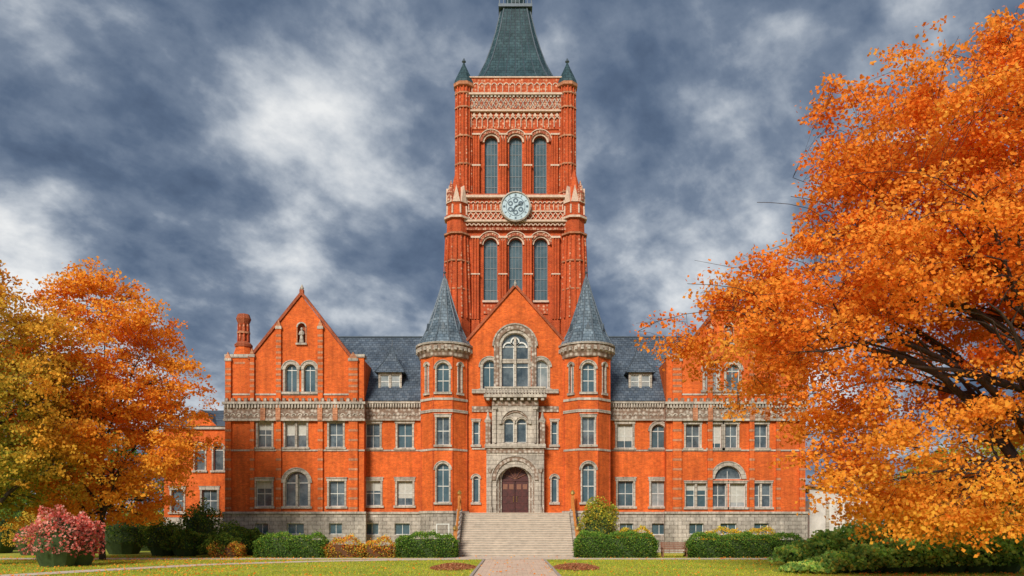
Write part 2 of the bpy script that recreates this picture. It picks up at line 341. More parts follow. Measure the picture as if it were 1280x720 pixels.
def low_wing():
    P=X
    y=5.; xa,xb=sorted((P(205,y),P(290,y)))
    hs=[(P(250,y),13*.071),(P(273,y),13*.071)]
    a=MB(); a.panel([(xa,0),(xb,0),(xb,Z(534,y)),(xa,Z(534,y))] ,[outline(c,Z(588,y),Z(556,y),w,True) for c,w in hs]+[outline(P(262,y),Z(640,y),Z(612,y),1.4,False),outline(P(222,y),Z(640,y),Z(612,y),1.1,False)],y,.4,'brick')
    a.box(xa+.01,xb-.01,y+.41,y+9,0,Z(535,y),'brick'); w=a.obj('side_wing_wall',hall)
    for c,ww in hs: window(w,c,Z(588,y),Z(556,y),ww,y,True,nested=False,hood=.16)
    window(w,P(262,y),Z(640,y),Z(612,y),1.4,y,False,nested=False,cols=2); window(w,P(222,y),Z(640,y),Z(612,y),1.1,y,False,nested=False)
    t=MB(); t.box(xa-.1,xb,y-.2,y+.1,Z(537,y),Z(533,y),'stone'); t.obj('cornice',w)
    t=MB(); t.box(xa,xb,y-.1,y+.1,0,3.0,'plinth_stone'); t.obj('plinth',w)
    r=MB(); zt=Z(512,y+4)
    r.add([(xa-.2,y-.3,Z(533,y)),(xb,y-.3,Z(533,y)),(xb,y+9.3,Z(533,y)),(xa-.2,y+9.3,Z(533,y)),(xa+1.8,y+4.5,zt),(xb,y+4.5,zt)],[(0,1,5,4),(3,4,5,2),(0,4,3),(1,2,5)],'slate')
    xm=P(252,y); r.prism([(xm-1.5,Z(533,y)),(xm+1.5,Z(533,y)),(xm,Z(512,y))],y-.2,y+3,'slate'); r.prism([(xm-1.4,Z(532.5,y)),(xm+1.4,Z(532.5,y)),(xm,Z(513.5,y))],y-.25,y-.204,'brick')
    r.obj('slate_roof',hall)
low_wing()
def turret(cpx):
    cy=.1; ap=1.86; cx=X(cpx,-1.8); yf=-1.76
    zs=lambda v:Z(v,yf)
    WN=[(453,490,1),(521,556,0),(579,628,1)]
    a=MB(); sd=2*ap*math.tan(math.pi/8)/2
    for k in range(8):
        a.M=Matrix.Translation((cx,cy,0))@Matrix.Rotation(k*math.pi/4,4,'Z')@Matrix.Translation((0,-ap,0))
        hs=[outline(0,zs(b2),zs(t),1.05,ar) for t,b2,ar in WN] if k==0 else ([outline(0,zs(b2),zs(t),.42,True) for t,b2,ar in WN[:1]] if k in(1,7) else [])
        a.panel([(-sd,0),(sd,0),(sd,zs(436)),(-sd,zs(436))],hs,0,.35,'brick')
    a.M=Matrix.Identity(4)
    R=ap/math.cos(math.pi/8)
    a.lathe([(R-.5,.0),(R-.5,zs(437))],cx,cy,8,'brick_dark',math.pi/8)
    for k in range(8):
        t=math.pi/8+k*math.pi/4
        a.tube([(cx+R*math.cos(t),cy+R*math.sin(t),3.3),(cx+R*math.cos(t),cy+R*math.sin(t),zs(440))],.05,'brick_tower')
    o=a.obj('turret_wall',hall)
    def ring(z0,z1,e,m='stone',nm='string_course'):
        s=MB(); s.lathe([(R-.02,z0),(R+e,z0),(R+e,z1),(R-.02,z1)],cx,cy,8,m,math.pi/8,False); s.obj(nm,o)
    ring(-.2,3.25,.1,'plinth_stone','plinth'); ring(3.252,3.45,.2); ring(zs(563),zs(560.5),.06); ring(zs(515),zs(511.5),.1); ring(zs(500),zs(497),.08)
    s=MB()
    s.lathe([(R-.02,zs(446)),(R+.08,zs(445)),(R+.14,zs(441)),(R+.28,zs(438)),(R+.3,zs(430)),(R+.2,zs(430)),(R-.4,zs(430))],cx,cy,16,'carved_stone',math.pi/8)
    s.lathe([(R+.18,zs(430.2)),(R+.38,zs(430.2)),(R+.38,zs(428)),(R-.3,zs(428))],cx,cy,24,'stone',0)
    for i in range(28):
        t=2*math.pi*i/28; s.M=Matrix.Translation((cx,cy,0))@Matrix.Rotation(t,4,'Z')
        s.box(-.12,.12,-(R+.36),-(R+.1),zs(437.5),zs(433),'stone')
    s.M=Matrix.Identity(4)
    s.obj('parapet',o)
    for t,b2,ar in WN: window(o,cx,zs(b2),zs(t),1.05,cy-ap,ar,False,nested=False,cols=2,rows=3 if ar else 2,gl='glass_dark' if ar else 'glass',hood=.14,blind=0)
    window(o,cx,1.55,2.4,1.0,cy-ap-.12,False,nested=False,sur=None,deep=.02,rows=1,cols=2,gl='glass_dark',name='basement_window')
    for k in(1,7):
        M=Matrix.Translation((cx,cy,0))@Matrix.Rotation(k*math.pi/4,4,'Z')@Matrix.Translation((0,-ap,0))
        window(o,0,zs(490),zs(453),.42,0,True,nested=False,M=M,hood=.08,gl='glass_dark')
    r=MB(); prof=[(R+.24,zs(429)),(R+.08,zs(424)),(R-.25,zs(415)),(R-.62,zs(402)),(R-1.15,zs(378)),(R-1.58,zs(357)),(.14,zs(340)),(.05,zs(334))]
    r.lathe(prof,cx,cy,12,'turret_slate',math.pi/12)
    for i in range(12):
        t=math.pi/12+i*math.pi/6; r.tube([(cx+q*math.cos(t),cy+q*math.sin(t),z) for q,z in prof[:-1]],.05,'lead',5)
    for i in range(6):
        M=Matrix.Translation((cx,cy,0))@Matrix.Rotation(i*math.pi/3,4,'Z'); r.M=M
        q=R-.55; zl=zs(408); r.prism([(-.2,zl-.1),(.2,zl-.1),(0,zl+.5)],-q-.12,-q+.6,'lead')
    r.M=Matrix.Identity(4)
    r.lathe([(.04,zs(334)),(.14,zs(331.5)),(.04,zs(330)),(.03,zs(324))],cx,cy,8,'lead')
    r.obj('conical_roof',o)
turret(553.5); turret(735.5)
# centre gable
y=-.4; k=(y-CAMY)/F
def pz(l,y): return [(X(a,y),Z(b2,y)) for a,b2 in l]
holes=[outline(X(643.8,y),Z(484,y),Z(416,y),34*k,True),outline(X(612,y),Z(486,y),Z(450,y),18*k,True),outline(X(676,y),Z(486,y),Z(450,y),18*k,True),
       outline(X(595,y),Z(556,y),Z(527,y),.5,False),outline(X(693,y),Z(556,y),Z(527,y),.5,False),outline(X(595,y),Z(628,y),Z(595,y),.5,True),outline(X(693,y),Z(628,y),Z(595,y),.5,True)]
a=MB(); a.panel(pz([(580,691),(708,691),(708,430),(644,360),(580,430)],y),holes,y,.4,'brick'); a.box(X(581,y),X(707,y),y+.41,6,0,Z(433,y),'brick')
a.prism(pz([(583,434),(705,434),(644,364)],y),y+.41,y+.9,'brick')
cw=a.obj('entrance_gable_wall',hall)
s=MB()
for (p1,p2) in (((580,432),(644,359)),((708,432),(644,359))):
    A=Vector((X(p1[0],y),0,Z(p1[1],y))); Bv=Vector((X(p2[0],y),0,Z(p2[1],y))); d=(Bv-A).normalized(); n=Vector((-d.z,0,d.x))
    if n.z<0:n=-n
    q=[A,Bv,Bv+n*.2,A+n*.2]; s.prism([(v.x,v.z) for v in q],y-.16,y+1,'brick_dark')
s.lathe([(.18,Z(360,y)),(.2,Z(358,y)),(.08,Z(356.5,y)),(.13,Z(354,y)),(.02,Z(349,y))],X(644,y),y+.2,8,'stone')
s.obj('gable_coping',cw)
cx=X(643.8,y); zc=Z(416,y)-17*k
s=MB(); s.arch(cx,zc,17*k+.24,17*k+.62,y-.2,y+.05,'carved_stone',18); s.arch(cx,zc,17*k+.62,17*k+.74,y-.27,y+.05,'stone',18)
for q in(-1,1):
    xa,xb=sorted((cx+q*(17*k+.22),cx+q*(17*k+.62))); s.box(xa,xb,y-.18,y+.05,Z(486,y),zc,'carved_stone')
s.box(X(590,y),X(698,y),y-.25,y+.05,Z(492,y),Z(487,y),'stone')
s.obj('window_surround',cw)
s=MB(); s.box(X(590,y),X(698,y),y-.12,y+.05,Z(515,y),Z(508,y),'carved_stone'); s.obj('string_course',cw)
s=MB(); s.box(X(590,y),X(698,y),y-.1,y+.05,Z(562,y),Z(560,y),'stone'); s.obj('string_course',cw)
gw=window(hall,cx,Z(484,y),Z(416,y),34*k,y,True,True,rows=3,cols=1,gl='glass',hood=.24,frame='white_paint')
tr=MB(); yy=y+.14
for q in(-1,1): tr.arch(cx+q*8*k,zc-.1,.38,.5,yy,yy+.1,'white_paint',12)
tr.arch(cx,zc+.42,.26,.38,yy,yy+.1,'white_paint',20,0,2*math.pi); tr.box(cx-1.1,cx+1.1,yy,yy+.1,Z(452,y)-.1,Z(452,y)+.25,'stone')
tr.obj('tracery',gw)
window(hall,X(612,y),Z(486,y),Z(450,y),18*k,y,True,cols=2,rows=2,gl='glass_dark',hood=.24); window(hall,X(676,y),Z(486,y),Z(450,y),18*k,y,True,cols=2,rows=2,gl='glass_pale',hood=.24)
for px in(595,693):
    window(hall,X(px,y),Z(556,y),Z(527,y),.5,y,gl='glass_dark',hood=.12); window(hall,X(px,y),Z(628,y),Z(595,y),.5,y,True,gl='glass_dark',hood=.12)
r=MB(); r.prism([(X(583,y),Z(432,y)),(X(705,y),Z(432,y)),(X(644,y),Z(365,y))],y+.9,9,'slate'); r.obj('slate_roof',hall)
# portal
y=-1.35; k=(y-CAMY)/F; cx=X(644,y)
dz0=3.3; dz1=Z(583,y); dw=34*k
a=MB(); a.panel([(X(608,y),3.1),(X(680,y),3.1),(X(680,y),Z(560,y)),(X(608,y),Z(560,y))],[outline(cx,3.2,dz1,dw+.9,True)],y,.95,'stone','stone')
zc=dz1-dw/2
for i,(ri,yo) in enumerate(((.36,0.12),(.24,.26),(.12,.4),(.0,.55))):
    m='carved_stone' if i%2==0 else 'stone'
    a.arch(cx,zc,dw/2+ri,dw/2+ri+.12,y+yo,y+.95,m,20)
    for q in(-1,1):
        xa,xb=sorted((cx+q*(dw/2+ri),cx+q*(dw/2+ri+.12))); a.box(xa,xb,y+yo,y+.95,3.3,zc,m)
a.arch(cx,zc,dw/2+.47,dw/2+.8,y-.12,y+.02,'carved_stone',20); a.arch(cx,zc,dw/2+.8,dw/2+.9,y-.2,y+.02,'stone',20)
a.box(X(606,y),X(682,y),y-.25,y+1,Z(560,y),Z(555.5,y),'stone')
a.box(X(608,y),X(680,y),y-.1,y+.02,Z(566,y),Z(560.5,y),'carved_stone')
for px in(613,675):
    c0=X(px,y); a.tube([(c0,y-.14,3.3),(c0,y-.14,3.8)],.18,'stone',8); a.tube([(c0,y-.14,3.8),(c0,y-.14,Z(592,y))],.11,'stone',10); a.tube([(c0,y-.14,Z(592,y)),(c0,y-.14,Z(587,y))],[.11,.22],'carved_stone',8)
    a.box(c0-.2,c0+.2,y-.3,y+.02,Z(587,y),Z(584,y),'stone')
y2=-1.1; k2=(y2-CAMY)/F
hs=[outline(X(q,y2),Z(553,y2),Z(523,y2),12.5*k2,True) for q in(636,652)]
a.panel([(X(615,y2),Z(556,y2)),(X(673,y2),Z(556,y2)),(X(673,y2),Z(496,y2)),(X(615,y2),Z(496,y2))],hs,y2,.7,'stone')
a.arch(X(644,y2),Z(530,y2),17*k2,20*k2,y2-.2,y2+.02,'stone',18); a.arch(X(644,y2),Z(530,y2),14.5*k2,17*k2,y2-.1,y2+.02,'carved_stone',18)
a.box(X(615,y2),X(673,y2),y2-.08,y2+.02,Z(507,y2),Z(499,y2),'carved_stone')
for px in(610,678):
    c0=X(px,y2); a.box(c0-.2,c0+.2,y2-.25,y2+.7,Z(556,y2),Z(528,y2),'carved_stone'); a.lathe([(.28,Z(528,y2)),(.31,Z(526,y2)),(.14,Z(522,y2)),(.03,Z(512,y2))],c0,y2,8,'stone')
for px in(619,669):
    c0=X(px,y2); a.tube([(c0,y2-.12,Z(554,y2)),(c0,y2-.12,Z(512,y2))],.1,'stone',8); a.box(c0-.16,c0+.16,y2-.28,y2,Z(512,y2),Z(509,y2),'stone')
a.box(X(605,y2),X(683,y2),y2-.55,y2+.7,Z(497.5,y2),Z(494,y2),'stone'); a.box(X(606,y2),X(682,y2),y2-.52,y2-.32,Z(486.5,y2),Z(484.5,y2),'stone')
for i in range(20):
    c0=X(608+i*3.8,y2); a.lathe([(.07,Z(494,y2)),(.1,Z(491.5,y2)),(.05,Z(489,y2)),(.07,Z(486.5,y2))],c0,y2-.42,6,'stone')
for i in range(9):
    c0=X(610+i*8.5,y2); a.box(c0-.12,c0+.12,y2-.45,y2+.02,Z(501,y2),Z(497.5,y2),'stone')
po=a.obj('entrance_portal',hall)
for q in(636,652): window(po,X(q,y2),Z(553,y2),Z(523,y2),12.5*k2,y2,True,nested=False,gl='glass',hood=.1,rows=2,sill=False)
d=MB(); yd=y+.72; d.add([(p,yd+.12,q) for p,q in outline(cx,3.3,dz1+.02,dw+.05,True)],[list(range(15))],'door_red')
for q in(-1,1):
    xa=cx+q*.03; xb=cx+q*(dw/2-.02); xl,xr=sorted((xa,xb)); zt=zc-.05
    d.box(xl,xr,yd,yd+.08,3.32,zt,'door_red')
    w_=(xr-xl)
    for r_ in range(4):
        z0=3.5+r_*(zt-3.6)/4
        for c_ in range(2): d.box(xl+.1+c_*(w_/2-.03),xl+.1+c_*(w_/2-.03)+w_/2-.17,yd-.03,yd,z0,z0+(zt-3.6)/4-.15,'wood_brown' if r_==3 else 'door_red')
d.box(cx-dw/2,cx+dw/2,yd-.05,yd+.1,zc-.05,zc+.1,'door_red')
for i in range(1,6):
    t=math.pi*i/6; d.tube([(cx,yd+.07,zc+.1),(cx+(dw/2-.05)*math.cos(t),yd+.07,zc+(dw/2-.05)*math.sin(t))],.03,'wood_brown',5)
do=d.obj('door',hall)
for q in(-1,1):
    h=MB(); h.tube([(cx+q*.14,yd-.06,4.2),(cx+q*.14,yd-.1,4.3),(cx+q*.14,yd-.1,4.55),(cx+q*.14,yd-.06,4.65)],.02,'brass'); h.obj('handle',do)
# ------------------------------------------------------------ clock tower
TY=5.0; kt=(TY-CAMY)/F; tcx=X(644.5,TY); hb=5.35; tcy=TY+hb
zt=lambda v:Z(v,TY)
tw=MB()
WX=[(-31.5*kt,17*kt),(0,17*kt),(31.5*kt,17*kt)]
def side(k,h): return Matrix.Translation((tcx,tcy,0))@Matrix.Rotation(k*math.pi/2,4,'Z')@Matrix.Translation((0,-h,0))
hl=hb; hu=4.75
for k in range(4):
    tw.M=side(k,hl)
    tw.panel([(-hl,8),(hl,8),(hl,zt(277)),(-hl,zt(277))],[outline(x,zt(376),zt(298),w,True) for x,w in WX],0,.5,'brick_tower')
    tw.M=side(k,hl+.05); tw.panel([(-hl-.05,zt(277)),(hl+.05,zt(277)),(hl+.05,zt(246)),(-hl-.05,zt(246))],[],0,.5,'terracotta')
    tw.M=side(k,hu)
    tw.panel([(-hu,zt(246)),(hu,zt(246)),(hu,zt(100)),(-hu,zt(100))],[outline(x*.98,zt(243),zt(166),w*.97,True) for x,w in WX],0,.5,'brick_tower')
tw.M=Matrix.Identity(4)
tw.box(tcx-hl+.6,tcx+hl-.6,tcy-hl+.6,tcy+hl-.6,8,zt(246),'brick_dark'); tw.box(tcx-hu+.6,tcx+hu-.6,tcy-hu+.6,tcy+hu-.6,zt(246),zt(99),'brick_dark')
tower=tw.obj('clock_tower',hall)
orn=MB(); TR='sandstone_trim'
def lattice(o,x0,x1,z0,z1,n,y,m):
    w=(x1-x0)/n
    for i in range(n):
        a0=x0+i*w; t=.05
        for p,q in(((a0,z0),(a0+w,z1)),((a0,z1),(a0+w,z0))):
            dx=q[0]-p[0]; dz=q[1]-p[1]; L=math.hypot(dx,dz); nx=-dz/L*t/2*1.2; nz=dx/L*t/2*1.2
            o.prism([(p[0]-nx,p[1]-nz),(q[0]-nx,q[1]-nz),(q[0]+nx,q[1]+nz),(p[0]+nx,p[1]+nz)],y-.05 if p[1]<q[1] else y-.053,y+.02,m)
for k in range(4):
    orn.M=side(k,hl)
    for x in(-3.55,-1.12,1.12,3.55):
        orn.box(x-.34,x+.34,-.3,.003,8,zt(297),'brick_tower')
        for q in(-.24,0,.24): orn.tube([(x+q,-.34,zt(400)),(x+q,-.34,zt(300))],.09,'brick_tower',8)
        orn.box(x-.4,x+.4,-.45,.01,zt(299.5),zt(297),TR); orn.box(x-.4,x+.4,-.45,.01,zt(345),zt(343.5),TR)
    for x,w in WX:
        orn.arch(x,zt(298)-w/2,w/2+.02,w/2+.16,-.14,.1,TR,14); orn.arch(x,zt(298)-w/2,w/2+.16,w/2+.46,-.28,.1,'terracotta_fine',14); orn.arch(x,zt(298)-w/2,w/2+.46,w/2+.53,-.36,.1,TR,14)
        orn.box(x-w/2-.1,x+w/2+.1,-.2,.1,zt(378.5),zt(376),TR)
        orn.box(x-w/2,x+w/2,-.1,.02,zt(393),zt(381),'terracotta')
    orn.box(-hl-.1,hl+.1,-.32,.1,zt(289),zt(286),'terracotta_fine')
    for i in range(26):
        x=-hl+.5+i*(2*hl-1)/25; orn.arch(x,zt(283.5),.12,.19,-.3,.05,TR,8)
    orn.box(-hl-.15,hl+.15,-.42,.1,zt(279),zt(276.5),TR)
    orn.M=side(k,hl+.05)
    orn.box(-hl,hl,-.12,.05,zt(265.5),zt(264),TR)
    lattice(orn,-hl+.5,hl-.5,zt(275),zt(266.5),22,-.1,TR)
    for i in range(26):
        x=-hl+.4+i*(2*hl-.8)/25
        orn.arch(x,zt(255),.11,.17,-.14,.05,TR,8); orn.box(x-.035,x+.035,-.1,.05,zt(263),zt(256),TR)
    orn.box(-hl-.1,hl+.1,-.32,.6,zt(248.5),zt(245.5),TR); orn.box(-hl,hl,-.2,.6,zt(245.5),zt(243.5),'terracotta')
    orn.M=side(k,hu)
    for x in(-3.5,-1.1,1.1,3.5):
        orn.box(x-.32,x+.32,-.28,.003,zt(246),zt(164),'brick_tower')
        for q in(-.22,0,.22): orn.tube([(x+q,-.32,zt(243)),(x+q,-.32,zt(168))],.085,'brick_tower',8)
        for v in(243,206,167): orn.box(x-.38,x+.38,-.42,.01,zt(v),zt(v-2),TR)
    for x,w in WX:
        x*=.98; orn.arch(x,zt(166)-w/2,w/2,w/2+.16,-.14,.1,TR,14); orn.arch(x,zt(166)-w/2,w/2+.16,w/2+.42,-.28,.1,'terracotta_fine',14); orn.arch(x,zt(166)-w/2,w/2+.42,w/2+.49,-.36,.1,TR,14)
    orn.box(-hu,hu,-.1,.05,zt(158),zt(137),'terracotta')
    for i in range(18):
        x=-hu+.55+i*(2*hu-1.1)/17; orn.arch(x,zt(146),.15,.22,-.26,.05,TR,8); orn.box(x-.27-.03,x-.27+.03,-.24,.05,zt(156),zt(146),TR)
        orn.prism([(x-.2,zt(142)),(x+.2,zt(142)),(x,zt(137.5))],-.2,.02,TR)
    orn.box(-hu-.1,hu+.1,-.36,.1,zt(137),zt(135),TR); orn.box(-hu-.05,hu+.05,-.28,.1,zt(135),zt(117),'terracotta_fine')
    lattice(orn,-hu+.4,hu-.4,zt(133),zt(121),20,-.28,'stone')
    for i in range(28):
        x=-hu+.3+i*(2*hu-.6)/27; orn.box(x-.09,x+.09,-.4,-.2,zt(119.5),zt(117),'stone')
    orn.box(-hu-.15,hu+.15,-.5,.1,zt(117),zt(114.5),TR)
    orn.box(-hu,hu,-.2,.3,zt(114.5),zt(94.5),'terracotta')
    for i in range(14):
        x=-hu+1.2+i*(2*hu-2.4)/13; orn.arch(x,zt(104),.17,.24,-.27,.1,TR,8); orn.box(x-.34-.03,x-.34+.03,-.25,.1,zt(112),zt(102),TR)
    orn.box(-hu,hu,-.3,.4,zt(94.5),zt(93),TR)
orn.M=Matrix.Identity(4); orn.obj('carved_ornament',tower)
for sx in(-1,1):
    for sy in(-1,1):
        b_=MB(); c0=tcx+sx*(hl-.15); c1=tcy+sy*(hl-.15)
        b_.lathe([(1.40,8),(1.28,zt(400)),(.98,zt(300)),(.94,zt(277)),(1.14,zt(275)),(1.14,zt(272)),(.9,zt(270)),(.86,zt(259)),(.98,zt(256)),(.84,zt(252)),(.68,zt(242)),(.42,zt(230)),(.1,zt(212))],c0,c1,8,'brick_tower',math.pi/8)
        b_.lathe([(1.04,zt(276)),(1.2,zt(276)),(1.2,zt(273.5)),(.96,zt(272))],c0,c1,8,TR,math.pi/8)
        for v in(296,330,365): b_.lathe([(1.0,zt(v)),(1.22,zt(v)),(1.22,zt(v-2)),(1.0,zt(v-2))],c0,c1,8,'quoin',math.pi/8)
        for i in range(16):
            t=math.pi/8+i*math.pi/8; b_.tube([(c0+1.31*math.cos(t),c1+1.31*math.sin(t),zt(400)),(c0+1.0*math.cos(t),c1+1.0*math.sin(t),zt(298))],.085,'brick_tower' if i%2 else 'terracotta',6)
            if i%2==0:
                b_.tube([(c0+.94*math.cos(t),c1+.94*math.sin(t),zt(270)),(c0+.91*math.cos(t),c1+.91*math.sin(t),zt(259))],.08,TR,6)
                b_.M=Matrix.Translation((c0,c1,0))@Matrix.Rotation(i*math.pi/8,4,'Z'); b_.prism([(-.34,zt(256)),(.34,zt(256)),(0,zt(235))],-.96,-.5,TR); b_.M=Matrix.Identity(4)
        # small pointed cap outside the upper shaft
        k0=tcx+sx*(hl+.35); k1=tcy+sy*(hl+.35)
        b_.lathe([(.34,zt(254)),(.34,zt(246)),(.4,zt(245)),(.22,zt(238)),(.03,zt(228))],k0,k1,8,'terracotta_fine',math.pi/8)
        u0=tcx+sx*(hu-.12); u1=tcy+sy*(hu-.12)
        b_.lathe([(.74,zt(246)),(.72,zt(130)),(.70,zt(104))],u0,u1,8,'brick_tower',math.pi/8)
        for v in(240,205,170,134,116): b_.lathe([(.66,zt(v)),(.87,zt(v)),(.87,zt(v-2)),(.66,zt(v-2))],u0,u1,8,'quoin',math.pi/8)
        for i in range(16):
            t=math.pi/8+i*math.pi/8; b_.tube([(u0+.76*math.cos(t),u1+.76*math.sin(t),zt(240)),(u0+.73*math.cos(t),u1+.73*math.sin(t),zt(106))],.065,'brick_tower' if i%2 else 'terracotta',6)
        b_.lathe([(.66,zt(107)),(.96,zt(106)),(.98,zt(102)),(.6,zt(102))],u0,u1,8,'quoin',math.pi/8)
        b_.obj('corner_buttress',tower)
        p=MB(); p.lathe([(.94,zt(103)),(.86,zt(98)),(.6,zt(90)),(.33,zt(82)),(.14,zt(76)),(.07,zt(73))],u0,u1,8,'tower_slate',math.pi/8); p.lathe([(.05,zt(73.5)),(.2,zt(71.5)),(.03,zt(67))],u0,u1,8,'lead'); p.obj('pinnacle',tower)
for k in range(4):
    for x,w in WX:
        window(tower,x,zt(376),zt(298),w,0,True,nested=False,M=side(k,hl),rows=6,cols=4,frame='dark_frame',gl='glass_dark',sur=None,deep=.3,name='lancet_window')
        window(tower,x*.98,zt(243),zt(166),w*.97,0,True,nested=False,M=side(k,hu),rows=6,cols=4,frame='dark_frame',gl='glass_dark',sur=None,deep=.3,name='lancet_window')
r=MB()
prof=[(52,97),(45.5,88),(38,74),(31.5,57),(25.5,38),(21,20),(18.5,9)]
vs=[];fs=[]
def ringpts(hx,z):
    c=hx*.22; return [(tcx-hx+c,tcy-hx,z),(tcx+hx-c,tcy-hx,z),(tcx+hx,tcy-hx+c,z),(tcx+hx,tcy+hx-c,z),(tcx+hx-c,tcy+hx,z),(tcx-hx+c,tcy+hx,z),(tcx-hx,tcy+hx-c,z),(tcx-hx,tcy-hx+c,z)]
PR=[]
for i,(hx,v) in enumerate(prof):
    h_=hx*.0735; PR.append((h_,Z(v,tcy-h_)))
for h_,z in PR: vs+=ringpts(h_,z)
for j in range(len(PR)-1):
    for i in range(8): fs.append((j*8+i,j*8+(i+1)%8,(j+1)*8+(i+1)%8,(j+1)*8+i))
r.add(vs,fs,'tower_slate')
for i in range(8): r.tube([ringpts(h_,z)[i] for h_,z in PR],.07,'lead',5)
for q in(-.66,-.33,0,.33,.66): r.tube([(tcx+h_*q*.78,tcy-h_-.01,z) for h_,z in PR],.035,'lead',4)
zl=PR[-1][1]; hh=PR[-1][0]
r.box(tcx-hh-.22,tcx+hh+.22,tcy-hh-.22,tcy+hh+.22,zl-.05,zl+.22,'lead')
for k in range(4):
    r.M=Matrix.Translation((tcx,tcy,0))@Matrix.Rotation(k*math.pi/2,4,'Z')
    for i in range(9):
        x=-hh-.12+i*(2*hh+.24)/8; r.box(x-.035,x+.035,-hh-.18,-hh-.11,zl+.22,zl+.95,'lead')
    r.box(-hh-.15,hh+.15,-hh-.19,-hh-.1,zl+.95,zl+1.05,'lead')
r.M=Matrix.Identity(4)
r.lathe([(1.0,zl+.2),(.95,zl+2.4),(1.2,zl+2.5),(1.2,zl+2.7),(.6,zl+4.2),(.1,zl+7.5)],tcx,tcy,8,'tower_slate',math.pi/8)
r.obj('spire_roof',tower)
ro=MB(); ro.box(tcx-hu+.1,tcx+hu-.1,tcy-hu+.1,tcy+hu-.1,zt(103),zt(98),'lead'); ro.obj('tower_deck',tower)
cz=zt(261.5); cyf=tcy-hl-.62; c=MB(); c.M=Matrix.Translation((tcx,cyf,cz))@Matrix.Rotation(math.pi/2,4,'X')
c.lathe([(1.0,-.5),(1.28,-.5),(1.34,-.1),(1.34,.06),(1.22,.1),(1.2,.0)],0,0,40,'stone',0,False)
c.lathe([(1.24,-.3),(1.24,0),(.001,0.005)],0,0,40,'clock_white',0,False)
for i in range(12):
    t=i*math.pi/6; c.M=Matrix.Translation((tcx,cyf,cz))@Matrix.Rotation(t,4,'Y')
    c.box(-.03,.03,-.03,-.006,.92,1.1,'clock_dark')
    if i%3==0: c.box(-.08,-.05,-.03,-.006,.92,1.1,'clock_dark'); c.box(.05,.08,-.03,-.006,.92,1.1,'clock_dark')
    if i%2==0: t2=c.M; c.M=t2@Matrix.Translation((0,-.012,.52)); c.arch(0,0,.11,.23,-.01,.01,'clock_dark',10,0,2*math.pi)
c.M=Matrix.Translation((tcx,cyf,cz)); c.arch(0,0,.8,.84,-.025,-.004,'clock_dark',36,0,2*math.pi)
co=c.obj('clock_face',tower)
for ang,L,w in((math.radians(215),.60,.055),(math.radians(60),.9,.04)):
    h=MB(Matrix.Translation((tcx,cyf,cz))@Matrix.Rotation(ang,4,'Y')); h.prism([(-w,-.15),(w,-.15),(w*.8,L*.7),(0,L),(-w*.8,L*.7)],-.07 if L<.8 else -.1,-.05 if L<.8 else -.08,'clock_dark'); h.obj('clock_hand',tower)
# ------------------------------------------------------------ staircase
st=MB(); n=19; yb=-7.0; yt=-1.7; tr_=(yt-yb)/n; rs=3.3/n
xl=X(574,-6.5); xr=X(717,-6.5)
for i in range(n):
    st.box(xl+.002,xr-.002,yb+i*tr_,-.42,i*rs+(0 if i==0 else .002),(i+1)*rs-.045,'step_stone'); st.box(xl,xr,yb+i*tr_-.04,-.42,(i+1)*rs-.045,(i+1)*rs,'concrete')
sto=st.obj('entrance_staircase'); top(sto,'wide grey stone steps climbing to the arched entrance','staircase')
for q,xx in((-1,xl-.24),(1,xr+.24)):
    c=MB()
    c.M=Matrix.Translation((xx,0,0))@Matrix.Rotation(math.pi/2,4,'Z')
    c.prism([(yb-.5,0),(-2.3,0),(-2.3,3.6),(yb+.4,.75),(yb-.5,.75)],-.22,.22,'plinth_stone'); c.obj('cheek_wall',sto)
    h=MB(); pts=[(xx,yb-.3,1.55),(xx,yb+.4,1.65),(xx,-2.6,4.5)]; h.tube(pts,.07,'wood_orange')
    for i in range(9):
        t=i/8; yy=yb-.3+t*( -2.6-yb+.3); zb=.72 if yy<yb+.4 else .75+(yy-yb-.4)/( -2.3-yb-.4)*2.85; ztp=1.6+max(0,(yy-yb-.4)/(-2.6-yb-.4))*2.85
        h.tube([(xx,yy,zb),(xx,yy,ztp)],.045,'wood_orange')
    for yy,zb in((yb-.3,.7),(-2.5,3.5)):
        h.box(xx-.13,xx+.13,yy-.13,yy+.13,zb,zb+1.15,'wood_orange'); h.lathe([(.05,zb+1.15),(.18,zb+1.3),(.16,zb+1.45),(.02,zb+1.6)],xx,yy,8,'brass')
    h.obj('handrail',sto)
# ------------------------------------------------------------ ground and paths
def sheet(name,poly,z,m):
    o=MB(); o.add([(a,b2,z) for a,b2 in poly],[list(range(len(poly)))],m); o=o.obj(name); o["kind"]="structure"; return o
sheet('ground',[(-900,-150),(900,-150),(900,1500),(-900,1500)],0,'grass')
def strip(name,pts,w,z,m):
    o=MB(); L=[];n=len(pts)
    for i,p in enumerate(pts):
        a=Vector(pts[max(i-1,0)]); b2=Vector(pts[min(i+1,n-1)]); d=(b2-a).normalized(); nn=Vector((-d.y,d.x)); L.append((Vector(p)+nn*w/2,Vector(p)-nn*w/2))
    for i in range(n-1):
        o.add([(*L[i][0],z),(*L[i][1],z),(*L[i+1][1],z),(*L[i+1][0],z)],[(0,1,2,3)],m)
    o=o.obj(name); o["kind"]="structure"; return o
strip('path',[(.15,-66),(.15,-40),(.15,-20),(.15,-12.2)],3.9,.008,'paving')
strip('cross_path',[(-60,-11),(-30,-11),(0,-11),(30,-11),(60,-11)],2.3,.012,'concrete')
sheet('plaza',[(-4.6,-9.85),(4.9,-9.85),(4.9,-6.6),(-4.6,-6.6)],.010,'concrete')
strip('curved_path',[(-30,-44),(-25,-33),(-21.5,-25),(-18,-19),(-13,-15),(-7,-12.6),(-3,-11.6)],1.8,.016,'concrete')
